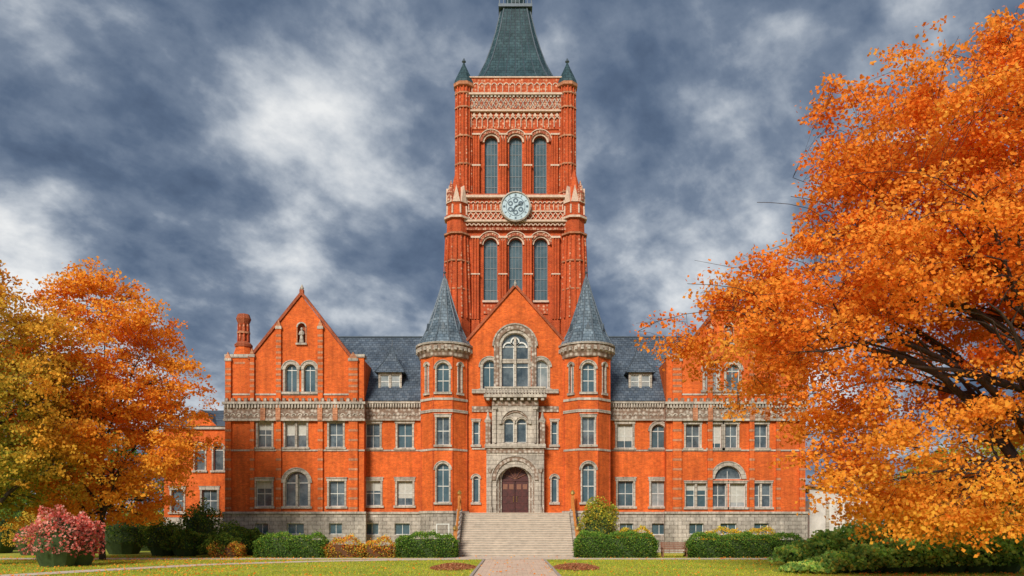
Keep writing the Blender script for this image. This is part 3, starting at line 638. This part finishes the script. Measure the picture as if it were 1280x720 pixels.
for xx in(-1.87,2.17):
    kb=MB(); kb.box(xx-.07,xx+.07,-66,-12.3,0,.06,'step_stone'); kb=kb.obj('path_kerb'); kb["kind"]="structure"
# ------------------------------------------------------------ foliage helpers
def leafmesh(P,size,cols,rg,up=.6,fwd=-.6):
    n=len(P); nr=rg.normal(size=(n,3)); nr/=np.linalg.norm(nr,axis=1)[:,None]
    nr=nr*1.0+np.array([0,fwd,up]); nr/=np.linalg.norm(nr,axis=1)[:,None]
    t=rg.normal(size=(n,3)); a=np.cross(nr,t); a/=np.linalg.norm(a,axis=1)[:,None]; b2=np.cross(nr,a)
    s=(size*rg.uniform(.65,1.3,n))[:,None]
    V=np.empty((n,4,3)); V[:,0]=P-a*s*.5; V[:,1]=P+b2*s*.42+nr*s*.08; V[:,2]=P+a*s*.5; V[:,3]=P-b2*s*.42+nr*s*.08
    C=np.ones((n,4,4)); C[:,:,:3]=np.minimum(cols,.97)[:,None,:]
    return V.reshape(-1,3),C.reshape(-1,4)
def leafobj(name,V,C,parent=None,core=None):
    n=len(V)//4; verts=V.tolist(); faces=np.arange(n*4).reshape(-1,4).tolist(); mi=[0]*n; extra=0
    if core:
        o=len(verts); verts+= [list(v) for v in core.v]; faces+=[[i+o for i in f] for f in core.f]; mi+=[1]*len(core.f); extra=len(core.v)
    me=bpy.data.meshes.new(name); me.from_pydata(verts,[],faces); me.materials.append(MATS['leaf'])
    if core: me.materials.append(MATS[core.names[0]])
    me.polygons.foreach_set('material_index',mi)
    ca=me.color_attributes.new('Col','FLOAT_COLOR','POINT'); 
    if extra: C=np.vstack([C,np.ones((extra,4))*.05])
    ca.data.foreach_set('color',C.ravel().astype(np.float32)); me.update()
    ob=bpy.data.objects.new(name,me); COL.objects.link(ob)
    if parent: ob.parent=parent
    return ob
def palcols(n,pal,wts,rg,jit=.18):
    pal=np.array(pal); i=rg.choice(len(pal),n,p=np.array(wts)/sum(wts)); c=pal[i]*rg.uniform(1-jit,1+jit,(n,1)); return c
OR=[(.97,.35,.045),(.97,.28,.036),(.97,.44,.07),(.94,.22,.03)]
def tree(name,label,bx,by,prof,ncl,nlf,ls,pal,wts,tr,seed,cr=(.8,1.5),flat=.5,nl=9,lz=(.15,.5),keep=None,group=None,ymod=1.0,cat='tree',br=True,cbias=.5,zcol=None,lt=.62):
    rg=np.random.default_rng(seed); e=empty(name,label,cat,group=group)
    zs=np.array([p[0] for p in prof]); rsx=np.array([p[1] for p in prof]); H=zs[-1]
    Rf=lambda z: np.interp(z,zs,rsx)
    tk=MB(); nodes=[]
    tp=[]; ntp=12; top_=zs[0]+(H-zs[0])*.8
    ph=rg.uniform(0,6,4)
    for i in range(ntp+1):
        t=i/ntp; z=t*top_; tp.append(Vector((bx+.25*math.sin(t*4+ph[0])*t*tr*3,by+.25*math.sin(t*3.3+ph[1])*t*tr*3,z)))
    rad=[tr*(1.35 if i==0 else 1)*(1-.88*i/ntp) for i in range(ntp+1)]
    tk.tube(tp,rad,'bark',10)
    for i in range(3,ntp+1): nodes.append((tp[i],rad[i]))
    for j in range(nl):
        t0=lz[0]+(lz[1]-lz[0])*(j+rg.uniform(0,.6))/nl; i0=t0*ntp; i=int(i0); st_=tp[i].lerp(tp[i+1],i0-i)
        ang=j*2.4+rg.uniform(-.4,.4)+ph[2]; ze=min(H*.93,max(zs[0]+.5,st_.z+rg.uniform(.1,.5)*(H-st_.z)))
        R=Rf(ze)*rg.uniform(.72,.95); end=Vector((bx+math.cos(ang)*R,by+math.sin(ang)*R*ymod,ze)); r0=rad[i]*lt
        pts=[];n=12; wv=rg.uniform(-1,1,6)
        for q in range(n+1):
            t=q/n; p=st_.lerp(end,t); p.z+=math.sin(t*math.pi)*R*.10*(1+wv[0]*.6); p.x+=math.sin(t*7+wv[1]*3)*.03*R*t; p.y+=math.sin(t*6+wv[2]*3)*.03*R*t; p.z+=math.sin(t*9+wv[3]*4)*.025*R
            pts.append(p)
        rr=[max(.02,r0*(1-q/n)**.8+.02) for q in range(n+1)]
        tk.tube(pts,rr,'bark',7)
        for q in range(3,n+1): nodes.append((pts[q],rr[q]))
        for s2 in range(5):
            q=3+s2*2+int(rg.integers(0,2)); q=min(q,n-1); st2=pts[q]; a2=ang+rg.uniform(-1.1,1.1); L=R*rg.uniform(.22,.45)
            e2=st2+Vector((math.cos(a2)*L,math.sin(a2)*L*ymod,rg.uniform(-.1,.8)*L)); p2=[]
            for u in range(7):
                t=u/6; p=st2.lerp(e2,t); p.z+=math.sin(t*math.pi)*L*.12; p.x+=.05*L*math.sin(t*8+s2); p2.append(p)
            r2=[max(.012,rr[q]*.6*(1-u/6.5)) for u in range(7)]
            tk.tube(p2,r2,'bark',5)
            for u in range(2,7): nodes.append((p2[u],r2[u]))
    NP=np.array([tuple(a) for a,_ in nodes])
    VV=[];CC=[]; cnt=0; tries=0; pal=np.array(pal); w_=np.array(wts)/sum(wts)
    while cnt<ncl and tries<ncl*12:
        tries+=1
        z=rg.uniform(zs[0],H); 
        if rg.uniform()>(Rf(z)/rsx.max())**1.3: continue
        ang=rg.uniform(0,2*math.pi)
        lob=1+.10*math.sin(3*ang+z*.5+ph[3])+.08*math.sin(7*ang-z*1.1)+rg.uniform(-.08,.06)
        u=rg.uniform()**cbias; R=Rf(z)*lob*u; c=np.array([bx+math.cos(ang)*R,by+math.sin(ang)*R*ymod,z])
        if keep is not None and not keep(c,u,rg): continue
        nz=math.sin(c[0]*1.1+ph[0])*math.sin(c[1]*1.3+ph[1])*math.sin(c[2]*1.2+ph[2])
        if nz>.42: continue
        cnt+=1
        r_=rg.uniform(*cr); n=int(nlf*(r_/(sum(cr)/2))**2*rg.uniform(.6,1.25)); 
        q=rg.normal(size=(n,3))*.5; ln=np.linalg.norm(q,axis=1); q*= (np.minimum(ln,1.15)/np.maximum(ln,1e-5))[:,None]
        k=6; sub=rg.normal(size=(k,3))*.55; q=q*.6+sub[rg.integers(0,k,n)]
        dr=-.25*(q[:,0]**2+q[:,1]**2)
        Q=np.stack([q[:,0]*r_,q[:,1]*r_,(q[:,2]*flat+dr*.4)*r_],1)+c
        Q[:,2]=np.maximum(Q[:,2],.3)
        base=pal[rg.choice(len(pal),p=w_)]; mix=rg.uniform(.35,.75)
        cols=pal[rg.choice(len(pal),n,p=w_)]*(1-mix)+base*mix
        cols=cols*(rg.uniform(.84,1.12,(n,1)))*rg.uniform(.92,1.08)
        if zcol is not None: cols=zcol(cols,Q,rg)
        V,C=leafmesh(Q,ls,cols,rg); VV.append(V); CC.append(C)
        if br:
            cv=c; d=NP-cv; dist=np.linalg.norm(d,axis=1)+np.maximum(0,d[:,2])*1.2; i=int(dist.argmin()); a=Vector(NP[i]); b2=Vector(cv); L=(b2-a).length
            if L>.3:
                pts=[a,a.lerp(b2,.35)+Vector((rg.uniform(-.1,.1)*L,rg.uniform(-.1,.1)*L,.08*L)),a.lerp(b2,.7)+Vector((rg.uniform(-.08,.08)*L,rg.uniform(-.08,.08)*L,.06*L)),b2]
                r0=min(nodes[i][1]*.7,.02+.014*L); tk.tube(pts,[r0,r0*.75,r0*.5,.01],'bark',4)
                for s2 in range(3):
                    dd=Vector(sub[s2]*r_*[1,1,flat]); tk.tube([pts[2],b2+dd*.5,b2+dd*1.2],[r0*.4,.012,.007],'bark',3)
    tko=tk.obj('trunk',e,True); leafobj('crown',np.vstack(VV),np.vstack(CC),e)
    return e
MX,MY=22.6,-33.0
def keepR(c,u,rg):
    if c[0]>MX+3.2: return False
    if c[0]>14.5 and 4.4<c[2]<10.5 and c[1]<MY+1.5 and rg.uniform()<.80: return False
    if c[0]>14.5 and 4.4<c[2]<10.5 and rg.uniform()<.28: return False
    if c[1]>MY+4 and rg.uniform()<.3: return False
    return True
def zcR(cols,Q,rg):
    low=np.clip((8.5-Q[:,2])/5,0,1)*np.clip((Q[:,0]-9)/6,0.25,1)*rg.uniform(0,1,len(Q))
    g=np.array([.94,.60,.07]); return cols*(1-low[:,None]*.75)+g*low[:,None]*.75
tree('maple_tree','huge orange autumn maple with dark spreading limbs beside the hall',MX,MY,
     [(2.3,8.8),(4.0,10.2),(6.5,11.8),(8.6,13.3),(10.2,14.2),(11.8,13.9),(13.2,12.6),(15,11.2),(17,10.6),(19,9.7),(20.5,8.1),(21.8,5.3),(22.8,2.2)],
     690,285,.165,OR,[5,3.2,3,1],.42,11,(.75,1.4),.5,36,(.10,.6),keepR,cbias=.42,zcol=zcR,ymod=.58,lt=.5)
def zcM(cols,Q,rg):
    low=np.clip((9-Q[:,2])/6,0,1)*rg.uniform(0,1,len(Q)); g=np.array([.95,.56,.06]); return cols*(1-low[:,None]*.5)+g*low[:,None]*.5
tree('maple_tree','bright orange autumn maple on the lawn before the hall',X(128,-13),-13,
     [(2.6,3.0),(3.8,4.3),(6,5.4),(8.5,6.2),(11.5,6.2),(14.5,4.8),(17,3.4),(18.6,1.6),(19.8,.5)],
     320,215,.19,[(.97,.40,.045),(.97,.31,.035),(.97,.47,.06),(.94,.25,.03)],[5,3,3,1],.17,5,(.7,1.3),.5,13,(.10,.6),cbias=.42,zcol=zcM)
def zcL(cols,Q,rg):
    low=np.clip((17-Q[:,2])/7,0,1)*rg.uniform(.45,1,len(Q))*np.clip((-26.6-Q[:,0])/2.5+.5,.0,1); g=np.array([.17,.30,.045])*rg.uniform(.6,1.5,(len(Q),1)); return cols*(1-low[:,None]*.95)+g*low[:,None]*.95
tree('maple_tree','autumn tree turning from dark green to yellow orange',X(-14,-19),-19,
     [(3,3.6),(5,5.2),(8,5.7),(11,5.6),(14,4.7),(16.3,3.3),(18.3,1.0)],250,210,.19,[(.97,.46,.055),(.97,.54,.07),(.9,.5,.06),(.97,.40,.05)],[3,3,2,2],.26,9,(.8,1.3),.5,9,(.14,.6),cbias=.45,zcol=zcL)
GR=[(.11,.20,.035),(.18,.28,.04),(.27,.33,.05),(.08,.14,.03)]
YG=[(.60,.50,.06),(.38,.42,.055),(.78,.52,.06),(.26,.33,.045)]
bt='distant trees beyond the hall'
for i,(px,y,h,r,pal) in enumerate([(60,22,13,6,YG),(150,30,15,6.5,GR),(-60,30,17,8,GR),(1190,30,12,6,YG),(1260,24,13,7,YG),(1340,26,14,7,GR),(0,12,9,5,GR),(1150,-4,6.4,3.2,YG),(1225,-7,6,3.4,YG)]):
    tree('background_tree','distant tree in mixed green and yellow autumn leaf',X(px,y),y,[(1.0,r*.6),(h*.35,r),(h*.7,r*.8),(h,r*.2)],70,90 if y>0 else 220,.42 if y>0 else .22,pal,[3,2,2,1],.25 if y>0 else .12,40+i,(1.1,1.9) if y>0 else (.6,1.1),.6,5,(.15,.5),group=bt,br=False)
# ------------------------------------------------------------ hedges & shrubs
def hedge(x0,x1,y0,y1,h,pal,wts,label,name='hedge',group='clipped hedges before the hall',core='leaf_core',ls=.1,dens=420,seed=1,lump=.06):
    rg=np.random.default_rng(seed); A=[]
    L=x1-x0; D=y1-y0
    def face(n,f):
        a=rg.uniform(size=n); b2=rg.uniform(size=n); return f(a,b2)
    nf=int(L*h*dens); nt_=int(L*D*dens*.8); ns=int(D*h*dens)
    A.append(face(nf,lambda a,b2:np.stack([x0+a*L,np.full(nf,y0),b2*h],1))); A.append(face(nt_,lambda a,b2:np.stack([x0+a*L,y0+b2*D,np.full(nt_,h)],1)))
    for xx in(x0,x1): A.append(face(ns,lambda a,b2:np.stack([np.full(ns,xx),y0+a*D,b2*h],1)))
    P=np.vstack(A); P+=rg.normal(size=P.shape)*.08
    # round the shoulders of the hedge
    ex=np.minimum(P[:,0]-x0,x1-P[:,0]); P[:,2]*=1-.22*np.clip(1-ex/.7,0,1)**2*np.clip(P[:,2]/h,0,1)
    P[:,2]+=(lump*np.sin(P[:,0]*2.1+seed)+lump*.7*np.sin(P[:,0]*5.3)*1)*(P[:,2]/h); P[:,1]+=lump*1.5*np.sin(P[:,0]*3.1+P[:,2]*3)
    P[:,2]=np.abs(P[:,2])
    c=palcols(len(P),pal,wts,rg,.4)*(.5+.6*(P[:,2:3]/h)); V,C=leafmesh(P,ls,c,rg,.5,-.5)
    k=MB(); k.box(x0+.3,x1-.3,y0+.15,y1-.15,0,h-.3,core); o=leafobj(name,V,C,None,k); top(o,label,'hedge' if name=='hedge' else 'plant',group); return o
HG=[(.13,.27,.045),(.21,.36,.055),(.07,.15,.03),(.36,.42,.06)]
for i,(a,b2,hp) in enumerate([(496,569,669),(721,821,668),(863,1004,670),(318,404,670)]):
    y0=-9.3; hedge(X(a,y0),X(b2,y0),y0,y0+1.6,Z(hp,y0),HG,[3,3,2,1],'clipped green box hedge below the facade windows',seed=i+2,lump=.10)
RD=[(.9,.32,.05),(.95,.6,.08),(.7,.16,.05),(.45,.45,.08)]
for i,(a,b2,hp) in enumerate([(405,452,676),(453,494,677),(262,300,679)]):
    y0=-9.1; hedge(X(a,y0),X(b2,y0),y0,y0+1.3,Z(hp,y0),RD,[3,3,2,3],'low orange and red flowering plants beside the hedge','flowering_plant','flower borders along the hall','leaf_core_red',.11,300,20+i,.16)
for i,(a,b2,hp) in enumerate([(772,814,661),(880,975,664)]):
    y0=-6.2; hedge(X(a,y0),X(b2,y0),y0,y0+1.2,Z(hp,y0),[(.9,.6,.06),(.92,.44,.05),(.42,.44,.06)],[3,2,2],'yellow autumn shrub border behind the clipped hedge','flowering_plant','flower borders along the hall','leaf_core',.11,260,30+i,.14)
def shrub(cx,cy,r,h,pal,wts,label,seed,n=2600,ls=.13,z0=0.,name='shrub',group='shrubs around the lawn',ry=None):
    rg=np.random.default_rng(seed); ry=ry or r
    d=rg.normal(size=(n,3)); d/=np.linalg.norm(d,axis=1)[:,None]; d[:,2]=np.where(d[:,2]<-.35,-d[:,2],d[:,2])
    lob=1+.16*np.sin(d[:,0]*6+seed)*np.cos(d[:,2]*5+seed)+.12*np.sin(d[:,1]*9+d[:,0]*7)
    rad=lob*(1-rg.uniform(size=n)**2*.35); P=np.stack([cx+d[:,0]*r*rad,cy+d[:,1]*ry*rad,z0+h*.42+d[:,2]*h*.58*rad],1); P[:,2]=np.maximum(P[:,2],.02)
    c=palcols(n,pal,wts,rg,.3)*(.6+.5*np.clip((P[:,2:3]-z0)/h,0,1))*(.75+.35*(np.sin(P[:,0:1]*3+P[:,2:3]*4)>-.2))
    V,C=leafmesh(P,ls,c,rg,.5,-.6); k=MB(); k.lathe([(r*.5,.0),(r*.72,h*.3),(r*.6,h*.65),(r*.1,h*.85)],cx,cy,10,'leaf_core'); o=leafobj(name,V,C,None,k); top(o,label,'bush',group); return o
shrub(X(748,-5.5),-5.5,1.55,Z(624,-5.5),[(.42,.42,.06),(.68,.5,.06),(.24,.32,.045)],[3,2,2],'tall yellow green shrub beside the entrance steps',3,4200,.13)
DG='dark green rounded shrub at the building corner'
PK=[(.95,.30,.24),(.97,.42,.34),(.85,.16,.13)]
for i,(px,y,r,tp,pal,lab) in enumerate([(205,-6,1.6,650,GR,DG),(250,-3,1.7,630,GR,DG),(290,-6,1.7,655,GR,DG),(232,-7,1.4,662,GR,DG),(276,-8,1.3,668,GR,DG),
    (318,-5,1.3,664,GR,DG),(72,-21,1.7,636,PK,'crimson pink autumn shrub under the maple'),(98,-20,1.3,646,PK,'crimson pink autumn shrub under the maple'),(45,-4,2.0,640,[(.9,.5,.07),(.6,.46,.07)],'golden autumn shrub under the trees'),(155,-2,2.2,642,GR,'dark green rounded shrub under the maple'),(180,6,2.4,636,YG,'yellow green shrub under the maple'),(-10,0,2.8,630,GR,'dark green rounded shrub under the maple'),(15,8,3,620,GR,'dark green rounded shrub under the maple')]):
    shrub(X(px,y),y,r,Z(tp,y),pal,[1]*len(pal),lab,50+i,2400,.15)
IV=[(.34,.62,.15),(.50,.76,.15),(.66,.82,.18),(.22,.42,.11),(.8,.66,.12)]
for i in range(17):
    px=1000+ (i%9)*34+(i//9)*15; d=46 if i<9 else 39.5; y=d+CAMY
    tpx=[680,666,655,646,643,641,643,641,640][i%9] if i<9 else [706,692,682,676,671,668,666,666][i-9]
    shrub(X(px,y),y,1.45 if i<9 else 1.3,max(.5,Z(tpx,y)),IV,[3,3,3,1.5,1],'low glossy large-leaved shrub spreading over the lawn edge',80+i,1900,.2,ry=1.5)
for i,px in enumerate((567,720)):
    y=43.5+CAMY; rg=np.random.default_rng(i+200); n=2600; a=rg.uniform(0,2*math.pi,n); q=rg.uniform(0,1,n)**.5
    P=np.stack([X(px,y)+np.cos(a)*q*1.25,y+np.sin(a)*q*2.6,.04+(1-q**2)*.22*rg.uniform(.3,1,n)],1); V,C=leafmesh(P,.11,palcols(n,[(.46,.2,.10),(.38,.13,.06),(.58,.32,.14)],[2,2,1],rg,.3),rg,.9)
    k=MB(); k.lathe([(1.0,.0),(.8,.05),(.2,.1)],X(px,y),y,16,'soil'); o=leafobj('planting_bed',V,C,None,k); top(o,'low mound of russet ground plants beside the path','flower bed','planting beds flanking the path')
def onpath(P): return (np.abs(P[:,0]-.15)<2.1)|((P[:,1]>-12.3)&(P[:,1]<-9.7))|((P[:,1]>-9.9)&(np.abs(P[:,0])<5))
rg=np.random.default_rng(99); n=90000
P=np.stack([rg.uniform(-36,36,n),rg.uniform(-31,-5,n),np.zeros(n)],1); P=P[~onpath(P)]
cpts=np.array([(-25,-33),(-21.5,-25),(-18,-19),(-13,-15),(-7,-12.6),(-3,-11.6)])
dm=np.full(len(P),99.)
for a,b2 in zip(cpts[:-1],cpts[1:]):
    d=b2-a; t=np.clip(((P[:,:2]-a)@d)/(d@d),0,1); dm=np.minimum(dm,np.linalg.norm(P[:,:2]-(a+t[:,None]*d),axis=1))
P=P[dm>.95]; n=len(P)
V=np.empty((n,4,3)); an=rg.uniform(0,3.14,n); dx=np.cos(an)*.02; dy=np.sin(an)*.02; h=rg.uniform(.03,.08,n)
V[:,0]=P+np.stack([-dx,-dy,0*dx],1); V[:,1]=P+np.stack([dx,dy,0*dx],1); lean=rg.normal(size=(n,2))*.02
V[:,2]=P+np.stack([dx*.3+lean[:,0],dy*.3+lean[:,1],h],1); V[:,3]=P+np.stack([-dx*.3+lean[:,0],-dy*.3+lean[:,1],h],1)
c=palcols(n,[(.38,.50,.05),(.55,.58,.06),(.70,.60,.09)],[3,3,1.5],rg,.3); C=np.ones((n,4,4)); C[:,:,:3]=c[:,None]
o=leafobj('lawn_grass',V.reshape(-1,3),C.reshape(-1,4)); o["kind"]="stuff"
n=8000; P=np.stack([rg.uniform(-36,36,n),rg.uniform(-31,-6,n),rg.uniform(.03,.09,n)],1)
w=np.where(np.abs(P[:,0])>14,1,.25); P=P[rg.uniform(size=n)<w]; V,C=leafmesh(P,.11,palcols(len(P),OR,[3,2,3,2],rg,.3),rg,2.0)
o=leafobj('fallen_leaves',V,C); o["kind"]="stuff"
# ------------------------------------------------------------ bench
y=-8.6; bx=X(843,y); bo=empty('park_bench','brown wooden bench standing between two clipped hedges','bench')
s=MB()
for i in range(4): s.box(bx-.95,bx+.95,y-.25+i*.13,y-.14+i*.13,.43,.47,'wood_brown')
s.obj('seat',bo); s=MB()
for i in range(4): s.box(bx-.95,bx+.95,y+.27+i*.02,y+.30+i*.02,.56+i*.14,.66+i*.14,'wood_brown')
s.obj('backrest',bo)
for q in(-.85,.85):
    l=MB(); l.box(bx+q-.04,bx+q+.04,y-.24,y-.16,0,.43,'wood_brown'); l.box(bx+q-.04,bx+q+.04,y+.3,y+.37,0,1.1,'wood_brown'); l.box(bx+q-.04,bx+q+.04,y-.16,y+.3,.3,.36,'wood_brown'); l.box(bx+q-.04,bx+q+.04,y-.26,y+.3,.64,.69,'wood_brown'); l.box(bx+q-.035,bx+q+.035,y-.24,y-.18,.47,.64,'wood_brown'); l.obj('leg',bo)
y=-17.; fo=empty('garden_fence','low dark iron fence with slender posts on the lawn','fence')
for i in range(7):
    p=MB(); xx=X(58+i*9,y+i*.3); p.tube([(xx,y+i*.3,0),(xx,y+i*.3,1.05)],.025,'iron'); p.lathe([(.03,1.05),(.06,1.1),(.01,1.18)],xx,y+i*.3,6,'iron'); p.obj('post',fo)
for zz in(.4,.9):
    p=MB(); p.tube([(X(58+i*9,y+i*.3),y+i*.3,zz) for i in range(7)],.012,'iron',5); p.obj('rail',fo)
y=8.; ob=empty('outbuilding','low pale rendered outbuilding with shallow sloping roof','building')
a=MB(); xa,xb=X(1012,y),X(1100,y); a.panel([(xa,0),(xb,0),(xb,Z(624,y)),(xa,Z(608,y))],[],y,.3,'pale_render'); a.box(xa+.01,xb-.01,y+.31,y+6,0,Z(626,y),'pale_render')
for q in(1034,1058,1080): a.box(X(q,y)-.15,X(q,y)+.15,y-.12,y-.002,0,Z(627,y),'stone')
a.obj('wall',ob)
r=MB(); r.prism([(xa-.3,Z(608,y)+.02),(xb+.3,Z(624.5,y)),(xb+.3,Z(624.5,y)+.14),(xa-.3,Z(608,y)+.16)],y-.4,y+6.4,'quoin'); r.obj('roof',ob)
# ------------------------------------------------------------ camera, light, world
cam=bpy.data.cameras.new('camera'); cam.lens=F/1280*36; cam.sensor_width=36; cam.shift_y=295/1280; cam.clip_end=3000; cam.clip_start=.5
co=bpy.data.objects.new('camera',cam); COL.objects.link(co); co.location=(0,CAMY,CH); co.rotation_euler=(math.pi/2,0,0); S.camera=co
d=Vector((.30,.83,-.54)).normalized()
L=bpy.data.lights.new('sun','SUN'); L.energy=3.8; L.angle=math.radians(16); L.color=(1,.93,.83); lo=bpy.data.objects.new('sun',L); COL.objects.link(lo); lo.rotation_euler=d.to_track_quat('-Z','Y').to_euler(); lo.location=(-30,-60,60)
w=bpy.data.worlds.new('World'); S.world=w; w.use_nodes=True; nt=w.node_tree; nt.nodes.clear()
out=nd(nt,'ShaderNodeOutputWorld'); sky=nd(nt,'ShaderNodeTexSky'); sky.sky_type='NISHITA'; sky.sun_disc=False
sky.sun_elevation=math.asin(-d.z); sky.sun_rotation=math.atan2(-d.x,-d.y)
b1=nd(nt,'ShaderNodeBackground'); b1.inputs[1].default_value=.08; nt.links.new(sky.outputs[0],b1.inputs[0])
tc=nd(nt,'ShaderNodeTexCoord'); sp=nd(nt,'ShaderNodeSeparateXYZ'); nt.links.new(tc.outputs['Generated'],sp.inputs[0])
def mth(op,a,b2=None,c2=None):
    n=nd(nt,'ShaderNodeMath',operation=op)
    for i,v in enumerate((a,b2,c2)):
        if v is None: continue
        if isinstance(v,(int,float)): n.inputs[i].default_value=v
        else: nt.links.new(v,n.inputs[i])
    return n.outputs[0]
zc_=mth('ADD',mth('MAXIMUM',sp.outputs[2],0.0),.52)
px_=mth('DIVIDE',sp.outputs[0],zc_); py_=mth('DIVIDE',sp.outputs[1],zc_)
cv=nd(nt,'ShaderNodeCombineXYZ'); nt.links.new(px_,cv.inputs[0]); nt.links.new(py_,cv.inputs[1])
m1=nd(nt,'ShaderNodeMapping'); m1.inputs['Rotation'].default_value=(0,0,math.radians(-48)); nt.links.new(cv.outputs[0],m1.inputs[0])
mp=nd(nt,'ShaderNodeMapping'); mp.inputs['Location'].default_value=(5.4,2.9,0); mp.inputs['Scale'].default_value=(1.15,1.75,1); nt.links.new(m1.outputs[0],mp.inputs[0])
m3=nd(nt,'ShaderNodeMapping'); m3.inputs['Location'].default_value=(1.3,.4,0); m3.inputs['Scale'].default_value=(1.5,1.6,1); nt.links.new(m1.outputs[0],m3.inputs[0])
n1=noise(nt,mp.outputs[0],2.0,7,.50,.1)
n2=noise(nt,m3.outputs[0],5.2,7,.56,.15)
n3=noise(nt,m3.outputs[0],14.0,5,.55,.0)
base=mth('ADD',mth('ADD',mth('MULTIPLY',n1,.52),mth('MULTIPLY',n2,.36)),mth('MULTIPLY',n3,.12))
fac=mth('ADD',mth('MULTIPLY',mth('SUBTRACT',base,.5),3.2),.48)
def lobe(px,py,s,amp):
    dv=Vector(((px-640)/1000,1,(655-py)/1000)).normalized()
    n=nd(nt,'ShaderNodeVectorMath',operation='DOT_PRODUCT'); nt.links.new(tc.outputs['Generated'],n.inputs[0]); n.inputs[1].default_value=dv
    return mth('MULTIPLY',mth('POWER',mth('MAXIMUM',n.outputs['Value'],0.0),2/s**2),amp)
for a in [(400,190,.09,.26),(300,130,.08,.12),(50,310,.10,.16),(470,70,.09,.06),(880,340,.12,.16),(900,60,.08,.12),(250,400,.16,.16),(480,350,.1,.10),(60,60,.07,.10),
          (210,260,.08,-.14),(110,170,.10,-.18),(330,290,.07,-.12),(240,40,.10,-.14),(800,130,.10,-.08),(1010,90,.12,-.12),(530,150,.06,-.06),(830,220,.08,-.06)]:
    fac=mth('ADD',fac,lobe(*a))
cc=ramp(nt,fac,[(.12,(.068,.102,.17)),(.30,(.105,.150,.232)),(.47,(.18,.230,.315)),(.61,(.33,.38,.455)),(.76,(.56,.60,.65)),(.98,(.88,.89,.89))])
b2_=nd(nt,'ShaderNodeBackground'); b2_.inputs[1].default_value=1.0; nt.links.new(cc,b2_.inputs[0])
ms=nd(nt,'ShaderNodeMixShader'); ms.inputs[0].default_value=.95; nt.links.new(b1.outputs[0],ms.inputs[1]); nt.links.new(b2_.outputs[0],ms.inputs[2]); nt.links.new(ms.outputs[0],out.inputs[0])
S.view_settings.view_transform='Standard'; S.view_settings.look='None'; S.view_settings.exposure=0; S.view_settings.gamma=1
